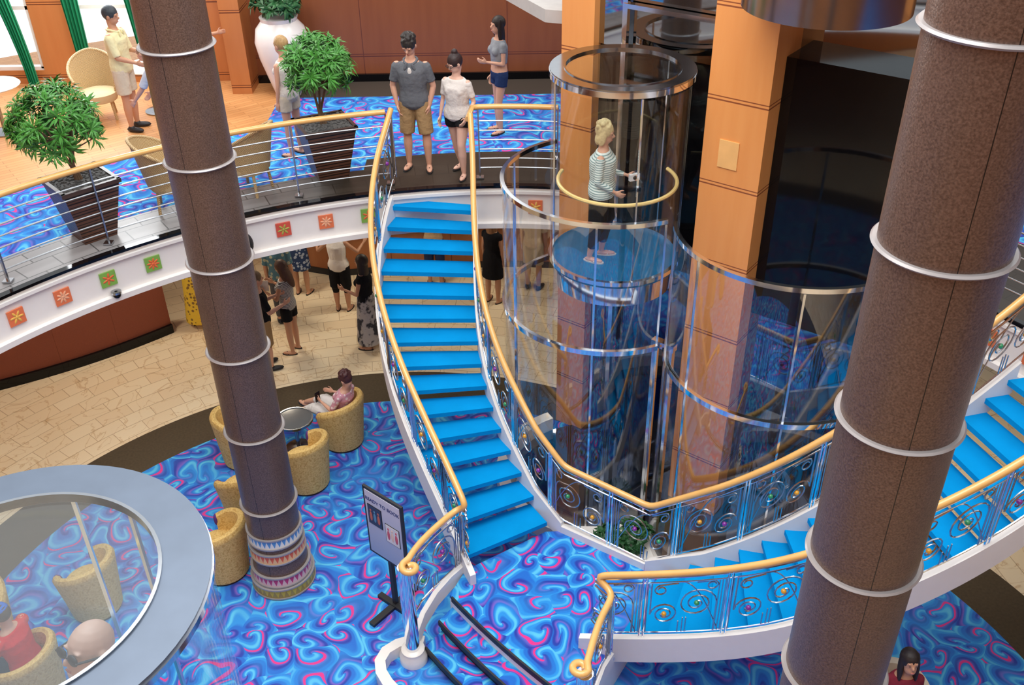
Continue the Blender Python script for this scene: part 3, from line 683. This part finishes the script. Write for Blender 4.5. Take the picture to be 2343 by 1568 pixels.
p=dr(math.radians(132.5),-.12); T=Thing('dome_camera','small round dark dome mounted on white fascia','camera',(p[0],p[1],2.99)); mb=MB(); mb.ell((0,0,0),(.05,.05,.05),14,10); T.part('dome',mb,BLACK); mb=MB(); mb.revolve((0,0,.02),[(.062,0),(.062,.025)],20); T.part('collar',mb,STEEL)
p=dr(math.radians(118.6),-.22); T=Thing('loudspeaker','round black loudspeaker hanging on the fascia','speaker',(p[0],p[1],3.2)); mb=MB(); mb.ell((0,0,0),(.13,.09,.16),16,10); T.part('housing',mb,MBLACK); mb=MB(); mb.box((0,.12,0),(.05,.15,.05)); T.part('bracket',mb,STEEL)
# ------------------------------------------------ sign
def textmesh(body,size,mat):
    cu=bpy.data.curves.new('t','FONT'); cu.body=body; cu.size=size; cu.extrude=.002; cu.align_x='CENTER'; cu.align_y='CENTER'
    o=bpy.data.objects.new('t',cu); link(o); dg=bpy.context.evaluated_depsgraph_get(); dg.update(); me=bpy.data.meshes.new_from_object(o.evaluated_get(dg)); bpy.data.objects.remove(o)
    me.materials.clear(); me.materials.append(mat); return me
sx,sy=-1.43,7.93; sr=math.atan2(-.64,.77)
T=Thing('sign_stand','black framed poster on stand reading READY TO BOOK','sign',(sx,sy,0),sr)
mb=MB(); mb.box((0,0,1.25),(.60,.03,1.0)); T.part('frame',mb,MBLACK,smooth=False)
m,nt,b=newmat('lavender_poster'); p=objc(nt); x,y,z=sep(nt,p); nt.links.new(ramp(nt,math_(nt,'SUBTRACT',z,.75),[(.0,(.30,.40,.62)),(1,(.66,.66,.78))]),b.inputs['Base Color'])
mb=MB(); mb.box((0,-.018,1.25),(.54,.006,.93)); PO=T.part('poster',mb,m,smooth=False)
o=T.part('lettering',None,None,mesh=textmesh('READY TO BOOK',.066,plain('navy_ink',(.03,.05,.2),.6)),parent=PO); o.rotation_euler=(pi/2,0,0); o.location=(0,-.023,1.60)
for cx,cz,w_,h,cs in ((-.13,1.38,.2,.27,((.03,.05,.12),(.55,.15,.1),(.1,.3,.5))),(.13,1.24,.2,.25,((.75,.75,.78),(.6,.1,.15),(.8,.6,.5)))):
    mb=MB(); mb.box((cx,-.022,cz),(w_+.02,.004,h+.02)); T.part('print_border',mb,MBLACK,smooth=False,parent=PO)
    mb=MB(); mb.box((cx,-.025,cz),(w_,.006,h)); T.part('photo_print',mb,plain('print_base',cs[0],.5),smooth=False,parent=PO)
    for k in range(3):
        mb=MB(); mb.ell((cx-.06+.06*k,-.029,cz-.02),(.022,.003,.07),10,6); mb.ell((cx-.06+.06*k,-.029,cz+.07),(.014,.003,.018),8,5); T.part('printed_figure',mb,plain('print_fig',cs[1+k%2],.5),parent=PO)
mb=MB(); mb.box((0,.02,.4),(.05,.05,.78)); T.part('stand_post',mb,MBLACK,smooth=False)
mb=MB(); mb.box((0,0,.02),(.08,.75,.04)); mb.box((-.0,0,.025),(.5,.07,.05)); T.part('stand_foot',mb,MBLACK,smooth=False)
# ------------------------------------------------ people
def remesh(mb,vox,mat,it=2):
    me=mb.mesh('tmp',mat,False); o=link(bpy.data.objects.new('tmp',me))
    r=o.modifiers.new('r','REMESH'); r.mode='VOXEL'; r.voxel_size=vox
    s=o.modifiers.new('s','SMOOTH'); s.iterations=it; s.factor=.5
    dg=bpy.context.evaluated_depsgraph_get(); dg.update(); e=bpy.data.meshes.new_from_object(o.evaluated_get(dg)); bpy.data.objects.remove(o)
    e.materials.clear(); e.materials.append(mat); e.polygons.foreach_set('use_smooth',[True]*len(e.polygons)); return e
SKIN={'light':plain('skin_light',(.68,.37,.25),.5,var=.08),'tan':plain('skin_tan',(.54,.28,.17),.5,var=.08),'pale':plain('skin_pale',(.76,.47,.36),.5,var=.08)}
EYE=plain('eye_dark',(.06,.04,.03),.4); LIP=plain('lips',(.5,.16,.14),.5)
def person(label,loc,head,H=1.7,skin='light',lean=(0,0,1),la=((-.12,0,-1),(-.04,.15,-1)),ra=((.12,0,-1),(.04,.15,-1)),ll=((-.03,0,-1),(0,-.03,-1)),rl=((.03,0,-1),(0,-.03,-1)),
           hyaw=0,hpitch=0,top=None,tsl=.5,tlen=-.10,bot=None,blen=.5,skirt=None,shoe=None,sandal=True,hair='short',hcol=(.05,.03,.02),build=1.0,seat=None,vox=.012,glasses=False,fem=False,cap=None,collar=None,under=None):
    s=H/1.75; T=Thing('person',label,'person',loc,math.radians(head)); A=np.array
    u=Vn(lean); X=A([1.,0,0]); Yf=Vn(np.cross(u,X)); 
    J={}
    for k,l in (('l',ll),('r',rl)):
        sg=-1 if k=='l' else 1; hp=A([sg*.09,0,-.03]); kn=hp+Vn(l[0])*.42; an=kn+Vn(l[1])*.42; J[k]=(hp,kn,an)
    low=min(J['l'][2][2],J['r'][2][2]); P=A([0,0,-low+.08]) if seat is None else A([0,0,seat/s+.10])
    for k in J: J[k]=tuple(p+P for p in J[k])
    sw=.172*(1 if not fem else .9)*(.6+.4*build)
    def sc3(mb):
        mb.v=[(x*s,y*s,max(z*s,-.0)) for x,y,z in mb.v]; return mb
    b=build; w=.92 if fem else 1
    prof=[(-.11,.12*b,.085*b),(-.06,.165*b,.115*b),(.02,.165*b,.118*b),(.13,(.14 if not fem else .125)*b,.105*b),(.26,.152*b*w,.115*b),(.38,.170*w*(.5+.5*b),.115*b),(.45,.150*w*(.5+.5*b),.085),(.49,.11,.07),(.52,.062,.058),(.57,.05,.054)]
    def torso(mb,t0,t1,g):
        R=[]
        for t,rx,ry in prof:
            if t0-1e-6<=t<=t1+1e-6: R.append(mb.ring(P+u*t,X*(rx+g),Yf*(ry+g),16))
        mb.loft(R)
    bd=MB(); torso(bd,-.11,.57,0)
    if fem:
        for sg in (-1,1): bd.ell(P+u*.33+X*sg*.07+Yf*.085,(.06,.05,.06),10,8)
    hc=P+u*.588+A([0,.015,.0])+Vn(A([0,0,1])*.6+u*.4)*.105
    cy,sy_=math.cos(math.radians(hyaw)),math.sin(math.radians(hyaw)); cp,sp=math.cos(math.radians(hpitch)),math.sin(math.radians(hpitch))
    hf=A([-sy_*cp,cy*cp,-sp]); hx=A([cy,sy_,0.]); hu=np.cross(hx,hf)
    hf=hf*1.08;hx=hx*1.08;hu=hu*1.08
    def hp_(x,y,z): return hc+hx*x+hf*y+hu*z
    bd.limb(P+u*.5,hp_(0,-.02,-.06),.055,.05)
    bd.ell(hp_(0,-.008,.02),[hx*.077,hf*.095,hu*.098],14,10); bd.ell(hp_(0,.018,-.045),[hx*.058,hf*.070,hu*.072],12,8)
    bd.ell(hp_(0,.092,-.012),[hx*.013,hf*.022,hu*.022],8,6); bd.ell(hp_(0,.075,-.06),[hx*.024,hf*.016,hu*.014],8,6)
    for sg in (-1,1): bd.ell(hp_(sg*.08,-.005,-.005),[hx*.012,hf*.02,hu*.032],8,6); bd.ell(hp_(sg*.032,.076,.030),[hx*.020,hf*.012,hu*.007],8,6)
    arms={}
    for k,a,sg in (('l',la,-1),('r',ra,1)):
        S=P+u*.435+X*sg*sw; E=S+Vn(a[0])*.28; Wr=E+Vn(a[1])*.245; arms[k]=(S,E,Wr); f=.8 if fem else 1
        bd.limb(S,E,.054*f*(.5+.5*b),.038*f,.047*f*(.5+.5*b)); bd.limb(E,Wr,.038*f,.025*f,.037*f)
        d=Vn(a[1]); fv=A([0,.6,.8]); tv=fv-d*np.dot(fv,d); tv=Vn(tv) if np.linalg.norm(tv)>.1 else Vn(np.cross(d,X)); nn=np.cross(d,tv)
        if nn[0]*sg>0: nn=-nn
        bd.ell(Wr+d*.05,[d*.056,tv*.04,nn*.019],10,6)
        for q,lf in enumerate((.066,.078,.072,.055)):
            o=Wr+d*.088+tv*(.030-.020*q); m1=o+Vn(d+nn*.35)*lf*.55; m2=m1+Vn(d+nn*1.1)*lf*.5
            bd.limb(o,m1,.0095,.009,n=8); bd.limb(m1,m2,.009,.0075,n=8)
        o=Wr+d*.03+tv*.03; m1=o+Vn(d*.7+tv*.75+nn*.2)*.042; m2=m1+Vn(d+tv*.25+nn*.3)*.032
        bd.limb(o,m1,.013,.0105,n=8); bd.limb(m1,m2,.0105,.009,n=8)
    feet={}
    for k in J:
        hpj,kn,an=J[k]; bd.limb(hpj,kn,.086*b,.054*(.6+.4*b),.076*b); bd.limb(kn,an,.053*(.6+.4*b),.035,.056*(.5+.5*b)); fd=Vn(A([(-.2 if k=='l' else .2),1,0]))
        fx=A([fd[1],-fd[0],0]); g=an-A([0,0,.055]); bd.ell(g+fd*.055,[fd*.125,fx*.042,A([0,0,.03])],12,8); bd.ell(g+A([0,0,.01]),(.036,.045,.045),10,6); feet[k]=(g,fd,fx)
    T.part('body',None,None,mesh=remesh(sc3(bd),vox*.85,SKIN[skin],1))
    for sg in (-1,1):
        mb=MB(); mb.ell(hp_(sg*.031,.0845,.012),[hx*.008,hf*.005,hu*.0038],8,6); T.part('eye',sc3(mb),EYE)
    mb=MB(); mb.ell(hp_(0,.089,-.058),[hx*.020,hf*.005,hu*.005],8,6); T.part('lips',sc3(mb),LIP)
    if top:
        mb=MB(); torso(mb,tlen,.49,.014)
        if fem:
            for sg in (-1,1): mb.ell(P+u*.33+X*sg*.07+Yf*.09,(.07,.06,.07),10,8)
        for k in arms:
            S,E,Wr=arms[k]; f=.8 if fem else 1
            if tsl>0:
                t=min(tsl,1); mb.ell(S,(.060*f,.060*f,.056*f)); mb.cone(S,S+(E-S)*t,.063*f*(.5+.5*b),.060*f,14)
                if tsl>1: mb.ell(E,(.05*f,.05*f,.05*f)); mb.cone(E,E+(Wr-E)*(tsl-1),.052*f,.037*f,14)
        T.part('shirt',None,None,mesh=remesh(sc3(mb),vox,top,2))
        if collar:
            mb=MB(); R=[]
            for q in range(25):
                a=math.radians(110+320*q/24); R.append(P+u*(.515-.035*max(0,math.sin(a)))+X*.083*math.cos(a)+Yf*.088*math.sin(a))
            mb.tube(R,.016,8); mb.ell(P+u*.455+Yf*.112+X*.05,[Vn(X*.4-u)*.05,Vn(X+u*.4)*.02,Yf*.01],8,6); mb.ell(P+u*.455+Yf*.112-X*.05,[Vn(-X*.4-u)*.05,Vn(-X+u*.4)*.02,Yf*.01],8,6)
            T.part('collar',sc3(mb),top)
        if under:
            mb=MB(); mb.ell(P+u*.385+Yf*.125,[X*.028,Yf*.014,u*.07],12,8); T.part('undershirt',sc3(mb),under)
    if bot and not skirt:
        mb=MB(); torso(mb,-.11,.02,.010); 
        for k in J:
            hpj,kn,an=J[k]; t=min(blen,1); mb.ell(hpj,(.098*b,.1*b,.09*b)); mb.cone(hpj,hpj+(kn-hpj)*t,.10*b,(.105*(1-t)+.088*t)*b,14)
            if blen>1: mb.ell(kn,(.07*b,.07*b,.07*b)); mb.cone(kn,kn+(an-kn)*(blen-1),.074*b,.052,14)
        T.part('trousers' if blen>1.1 else 'shorts',None,None,mesh=remesh(sc3(mb),vox,bot,2))
    if skirt:
        mb=MB(); c0=(J['l'][0]+J['r'][0])/2; c1=(J['l'][1]+J['r'][1])/2; c2=(J['l'][2]+J['r'][2])/2
        R=[mb.ring(P+u*.12,X*.14,Yf*.12,20),mb.ring(P,X*.185*b,Yf*.14*b,20),mb.ring(c0+(c1-c0)*.6,X*.2,Yf*.17,20)]
        if skirt>1: R.append(mb.ring(c1+(c2-c1)*(skirt-1),X*.25,Yf*.22,20))
        else: R[-1]=mb.ring(c0+(c1-c0)*skirt,X*.21,Yf*.18,20)
        mb.loft(R); T.part('skirt',None,None,mesh=remesh(sc3(mb),vox,bot,2))
    sm=shoe or MBLACK
    for k in feet:
        g,fd,fx=feet[k]; mb=MB()
        if sandal:
            q=[]
            for z in (-.03,-.012): q.append([g+A([0,0,z])+fd*(.055+.135*math.cos(a))+fx*(.047*math.sin(a)*(1+.15*math.cos(a))) for a in np.linspace(0,2*pi,16,endpoint=False)])
            mb.loft(q); mb.tube([g+fx*.044+fd*.07+A([0,0,-.01]),g+fd*.10+A([0,0,.028]),g-fx*.044+fd*.07+A([0,0,-.01])],.008,6)
            T.part('sandal',sc3(mb),sm)
        else:
            mb.ell(g+fd*.055+A([0,0,.006]),[fd*.14,fx*.051,A([0,0,.042])],14,8); mb.ell(g+A([0,0,.02]),(.047,.055,.055),12,8); T.part('shoe',sc3(mb),sm)
    if hair!='bald':
        hm=plain('hair',hcol,.55,var=.4,scale=40); mb=MB()
        mb.ell(hp_(0,-.018,.034),[hx*.088,hf*.102,hu*.102],16,10)
        if hair in('curly','bob'):
            rn=random.Random(3)
            for _ in range(46):
                a=rn.random()*2*pi; e=rn.uniform(.1,1.4); mb.ell(hp_(.08*math.cos(a)*math.cos(e),-.03+.082*math.sin(a)*math.cos(e),.055+.085*math.sin(e)),(.024,.024,.024),8,5)
        if hair in('long','pony','bob'):
            L={'long':.22,'pony':.12,'bob':.08}[hair]; mb.ell(hp_(0,-.055,-.02-L*.55),[hx*(.08 if hair!='pony' else .03),hf*.045,hu*L],12,8)
            if hair!='pony':
                for sg in(-1,1): mb.ell(hp_(sg*.074,-.012,-.02-L*.2),[hx*.024,hf*.045,hu*(L*.5+.05)],10,8)
        if hair=='bun': mb.ell(hp_(0,-.06,.135),(.045,.045,.04),12,8)
        T.part('hair',None,None,mesh=remesh(sc3(mb),.008,hm,1))
    if cap:
        mb=MB(); mb.ell(hp_(0,-.012,.045),[hx*.09,hf*.105,hu*.092],16,10); mb.ell(hp_(0,.10,.05),[hx*.065,hf*.06,hu*.012],12,6); T.part('cap',None,None,mesh=remesh(sc3(mb),.008,cap,1))
    if glasses:
        mb=MB()
        y0=.102; zz=.012
        for sg in (-1,1):
            if glasses==1: mb.tube([hp_(sg*.033+.024*math.cos(t),y0,zz+.017*math.sin(t)) for t in np.linspace(0,2*pi,14,endpoint=False)],.0032,5,closed=True)
            else: mb.ell(hp_(sg*.035,y0-.006,zz),[hx*.032,hf*.010,hu*.023],12,6)
            mb.tube([hp_(sg*.060,y0,zz),hp_(sg*.088,.0,.01)],.0035 if glasses==1 else .006,5)
        mb.tube([hp_(-.01,y0,zz),hp_(.01,y0,zz)],.003,5); T.part('sunglasses' if glasses!=1 else 'glasses',sc3(mb),MBLACK)
    def W(p):
        q=T.M@Vector((p[0]*s,p[1]*s,p[2]*s)); return q
    return T,{k:W(arms[k][2]+Vn(dict(l=la,r=ra)[k][1])*.09) for k in arms}
F_=fabric
khaki=F_('khaki',(.42,.27,.13)); blk=F_('black_cloth',(.012,.012,.015)); white=F_('white_cloth',(.80,.76,.72)); denim=F_('denim',(.02,.04,.12))
person('man in pale yellow shirt and beige shorts standing by table',(-5.64,14.25,3.5),-95,1.8,'tan',top=F_('pale_yellow',(.80,.74,.44)),tsl=.95,tlen=-.11,bot=F_('beige',(.68,.60,.46)),blen=.85,la=((-.1,.25,-1),(0.2,1,-.1)),ra=((.15,.3,-1),(-.1,1,-.3)),hair='short',hcol=(.03,.04,.05),build=1.15,sandal=False,collar=1,hpitch=10)
person('man in grey shirt and khaki cargo shorts looking down',(-1.24,12.62,3.5),174,1.82,'light',lean=(.02,.05,1),top=F_('grey_shirt',(.15,.16,.18)),tsl=.75,tlen=-.11,bot=khaki,blen=1.0,la=((-.30,-.12,-1),(.22,.22,-1)),ra=((.30,-.12,-1),(-.22,.22,-1)),ll=((-.10,.06,-1),(-.02,-.03,-1)),rl=((.08,-.03,-1),(.02,-.05,-1)),hpitch=34,hyaw=-10,hair='curly',hcol=(.025,.02,.018),build=1.12,collar=1,under=white)
person('woman in white tee and black shorts stepping forward',(-.66,12.40,3.5),155,1.66,'pale',lean=(-.03,.07,1),top=white,tsl=.75,tlen=-.11,bot=blk,blen=.4,la=((-.25,-.15,-1),(.1,.7,-.6)),ra=((.25,-.1,-1),(.1,.25,-1)),ll=((-.02,.32,-1),(0,-.1,-1)),rl=((.02,-.18,-1),(0,-.36,-1)),hpitch=24,hyaw=-32,hair='bun',hcol=(.03,.015,.015),fem=True,build=1.2,glasses=1)
person('young woman in grey top and denim shorts with dark hair',(-.12,13.93,3.5),115,1.66,'light',top=F_('grey_top',(.28,.30,.33)),tsl=.4,tlen=.13,bot=denim,blen=.4,la=((-.1,.05,-1),(.35,.8,.15)),ra=((.1,0,-1),(0,.2,-1)),ll=((-.02,.15,-1),(0,-.05,-1)),hair='long',hcol=(.02,.012,.01),fem=True)
person('woman in white tank top walking past the bush',(-3.02,13.15,3.5),60,1.66,'light',top=white,tsl=0,bot=F_('cream_shorts',(.7,.62,.5)),blen=.5,ra=((.2,.2,-1),(.1,.6,-.8)),hair='pony',hcol=(.45,.28,.12),fem=True)
person('person in red top walking near the wall',(-4.75,15.1,3.5),-80,1.68,'tan',top=F_('red_top',(.65,.03,.08)),tsl=.5,bot=F_('maroon',(.4,.03,.1)),blen=1.8,la=((-.1,.3,-1),(.1,1,.2)),hair='short',hcol=(.1,.05,.03))
person('person in white shirt bending over small table',(-4.55,13.2,3.5),75,1.68,'light',lean=(0,.65,.8),top=F_('white_blue',(.62,.68,.78)),tsl=.9,bot=F_('navy',(.02,.03,.08)),blen=1.8,la=((-.1,.6,-1),(0,.7,-.8)),ra=((.1,.5,-1),(0,.7,-.8)),hair='short',hcol=(.3,.2,.12))
T,hd=person('blonde woman in striped top and black trousers in lift',(1.02,9.98,3.5),-105,1.62,'light',top=F_('mint_stripe',(.74,.84,.80),'stripe',(.20,.33,.33),38),tsl=1.85,tlen=-.11,bot=blk,blen=1.75,la=((-.1,.1,-1),(.1,1,-.15)),ra=((.18,-.05,-1),(-.35,.9,-.6)),ll=((-.03,.12,-1),(0,-.1,-1)),rl=((.03,-.05,-1),(0,-.2,-1)),hair='bob',hcol=(.80,.60,.30),fem=True,build=1.28,shoe=F_('white_shoe',(.7,.66,.6)),vox=.011,hpitch=10)
q=hd['l']; T=Thing('camera','small white camera held in hand','camera',(q.x,q.y,q.z),.4); mb=MB(); mb.box((0,0,0),(.12,.04,.075)); T.part('camera_body',mb,plain('white_plastic',(.8,.82,.82),.3),smooth=False); mb=MB(); mb.ell((0,-.02,0),(.025,.02,.025),12,8); T.part('lens',mb,BLACK)
person('woman in long yellow floral skirt at the desk',(-5.30,14.2,0),-20,1.64,'tan',top=F_('tan_top',(.5,.35,.2)),bot=F_('yellow_floral',(.80,.55,.06),'floral',(.25,.15,.05),16),skirt=1.9,hair='long',hcol=(.03,.02,.01),fem=True)
person('man in black shirt and khaki shorts reading paper',(-3.86,12.90,0),-60,1.72,'light',top=blk,tsl=.8,bot=khaki,blen=1.05,la=((-.1,.3,-1),(.2,1,.3)),ra=((.15,.3,-1),(-.1,1,.3)),hair='short',hcol=(.2,.12,.06),sandal=False)
T,hd=person('woman in striped tank top and black shorts reading booklet',(-3.55,13.35,0),75,1.66,'tan',top=F_('bw_stripe',(.6,.6,.58),'stripe',(.05,.05,.06),45),tsl=.15,bot=blk,blen=.55,la=((-.1,.3,-1),(.2,1,.5)),ra=((.15,.3,-1),(-.1,1,.5)),hpitch=20,hair='long',hcol=(.10,.05,.03),fem=True)
q=hd['l']; T=Thing('booklet','white open booklet held in hands','booklet',(q.x,q.y,q.z+.04),.3); mb=MB(); mb.box((-.06,0,0),(.13,.008,.18),.25); mb.box((.06,0,0),(.13,.008,.18),-.25); T.part('pages',mb,white,smooth=False)
person('person in blue patterned shirt and grey trousers at counter',(-3.85,14.25,0),5,1.72,'tan',top=F_('hawaiian',(.10,.22,.28),'floral',(.45,.48,.35),14),tsl=.85,bot=F_('grey_trousers',(.10,.10,.11)),blen=1.85,hair='short',hcol=(.15,.09,.05),sandal=False)
person('woman in white tank top and black capris facing counter',(-2.92,14.62,0),-5,1.66,'tan',top=white,tsl=0,tlen=-.11,bot=blk,blen=1.35,la=((-.8,.2,-.8),(-.3,.9,.3)),ra=((.8,.2,-.8),(.3,.9,.3)),hair='bun',hcol=(.03,.02,.015),fem=True,build=1.1)
person('woman in dark floral dress facing counter',(-3.72,15.2,0),-10,1.64,'tan',top=F_('dark_floral',(.03,.05,.12),'floral',(.35,.4,.5),16),tsl=.3,bot=F_('dark_floral_skirt',(.03,.05,.12),'floral',(.35,.4,.5),16),skirt=.85,hair='long',hcol=(.08,.04,.02),fem=True,la=((-.3,.4,-1),(.1,1,.2)),ra=((.3,.4,-1),(0,1,.2)))
person('man in tan tee standing among the desk queue',(-4.75,15.0,0),10,1.74,'tan',top=F_('tan_tee',(.45,.30,.18)),tsl=.8,bot=denim,blen=1.0,hair='short',hcol=(.05,.03,.02),sandal=False)
person('woman in black top and long patterned skirt',(-2.32,13.45,0),70,1.68,'tan',top=blk,tsl=.2,bot=F_('patterned_skirt',(.05,.05,.06),'camo',(.45,.42,.4),9),skirt=1.85,hair='long',hcol=(.03,.02,.015),fem=True,la=((-.1,.2,-1),(.1,1,.2)))
person('person in tan shirt leaning at the counter',(-1.36,15.45,0),0,1.7,'tan',top=F_('tan_shirt',(.5,.36,.22)),tsl=.8,bot=denim,blen=1.0,la=((-.3,.5,-1),(.1,1,.1)),ra=((.3,.5,-1),(0,1,.1)),hair='short',hcol=(.1,.06,.04))
person('woman in black dress standing near the counter',(-.31,14.81,0),-30,1.68,'tan',top=blk,tsl=.3,bot=blk,skirt=.9,hair='long',hcol=(.25,.12,.05),fem=True)
person('man in light shirt and shorts near the counter',(.40,15.24,0),-20,1.75,'tan',top=F_('light_tan',(.62,.48,.34)),tsl=.8,bot=F_('stone',(.5,.42,.32)),blen=.95,hair='short',hcol=(.3,.22,.15),sandal=False)
SITL=((-.1,1,-.05),(-.02,.25,-1)); SITR=((.1,1,-.05),(.02,.25,-1))
T,hd=person('seated woman in pink top and white trousers using phone',(-2.42,11.0,0),62,1.62,'light',lean=(0,-.3,1),ll=((-.08,1,.15),(-.02,1,-.55)),rl=((.08,1,.15),(.02,1,-.5)),seat=.44,top=F_('pink_floral',(.62,.30,.36),'floral',(.8,.65,.65),18),tsl=.9,bot=white,blen=1.5,la=((-.2,.4,-.8),(.3,1,.2)),ra=((.2,.4,-.8),(-.3,1,.2)),hpitch=30,hair='curly',hcol=(.07,.02,.02),fem=True,build=1.05)
q=hd['l']; T=Thing('mobile_phone','dark mobile phone held in hands','phone',(q.x,q.y,q.z+.03),.9); mb=MB(); mb.box((0,0,0),(.08,.012,.15)); T.part('phone_body',mb,BLACK,smooth=False)
person('seated man in red shirt and blue cap',(-5.15,6.78,0),75,1.75,'light',lean=(0,.1,1),ll=SITL,rl=SITR,seat=.46,top=F_('red_shirt',(.72,.03,.03)),tsl=.9,bot=F_('dark_short',(.03,.04,.07)),blen=1.0,la=((-.2,.5,-.8),(.1,1,-.1)),ra=((.2,.5,-.8),(-.1,1,-.1)),hair='short',cap=F_('blue_cap',(.02,.15,.6)),build=1.1,hpitch=15)
person('seated person in white and navy top leaning forward',(-6.0,7.5,0),-150,1.7,'light',lean=(0,.3,1),ll=SITL,rl=SITR,seat=.46,top=F_('navy_white',(.05,.08,.2),'camo',(.6,.65,.7),5),tsl=.9,bot=F_('navy2',(.02,.03,.1)),blen=1.8,hair='short',hcol=(.5,.5,.5))
base.copy((-6.03,7.53,0),math.radians(-150),'gold brocade tub armchair with person in navy')
person('bald man in pink shirt and sunglasses inside lift',(-1.82,2.80,3.95),145,1.76,'pale',top=F_('pale_pink',(.72,.55,.52)),tsl=.8,tlen=-.11,bot=F_('stone2',(.5,.45,.38)),blen=1.0,hair='bald',glasses=2,hpitch=-18,build=1.1,vox=.008,collar=1)
person('seated woman with dark hair smiling under stair',(3.74,6.08,0),178,1.68,'tan',ll=SITL,rl=SITR,seat=.46,top=F_('maroon_top',(.25,.03,.05)),tsl=.5,bot=blk,blen=1.8,hair='long',hcol=(.02,.012,.01),fem=True,hpitch=-14)
# ------------------------------------------------ lights
def area(loc,size,e,col=(1,1,1),rot=(0,0,0),name='unseen_overhead_light'):
    l=bpy.data.lights.new(name,'AREA'); l.shape='DISK'; l.size=size; l.energy=e; l.color=col; o=link(bpy.data.objects.new(name,l)); o.location=loc; o.rotation_euler=rot; return o
area((-1,6,12.5),8,1000,(1,.98,.95))  # added key light over the open top, no fixture there
area((-6.8,15.8,6.2),2.5,190,(.95,.98,1),(math.radians(-55),0,0),'window_light')
for x,y,e in ((-8.2,10.5,24),(-6.2,12.6,27),(-4.2,14.4,30),(-1.8,14.6,26),(.8,14.9,24),(5.8,10.5,42),(-9.0,7.5,20)): area((x,y,2.9),.5,e,(1,.86,.66))  # unseen warm lamps added under the deck to light the marble floor
for x,y in ((-4,14.5),(-1,14.3),(3,14.6)): area((x,y,6.8),.8,30,(1,.90,.78))  # warm lamps out of view over the upper deck, no fixture modelled
W=bpy.data.worlds.new('World'); sc.world=W; W.use_nodes=True; W.node_tree.nodes['Background'].inputs[0].default_value=(.95,.98,1,1); W.node_tree.nodes['Background'].inputs[1].default_value=1.3
# ------------------------------------------------ camera
th=math.radians(33.7); ph=math.atan(54/3375.)
F=Vector((0,math.cos(th),-math.sin(th)));R0=Vector((1,0,0));U0=Vector((0,math.sin(th),math.cos(th)))
R=R0*math.cos(ph)-U0*math.sin(ph); U=R0*math.sin(ph)+U0*math.cos(ph)
cd=bpy.data.cameras.new('Camera'); cd.sensor_width=36; cd.lens=2250/2343*36; cd.clip_end=100
co=link(bpy.data.objects.new('Camera',cd)); co.matrix_world=Matrix(((R.x,U.x,-F.x,0),(R.y,U.y,-F.y,0),(R.z,U.z,-F.z,9.0),(0,0,0,1)))
sc.camera=co
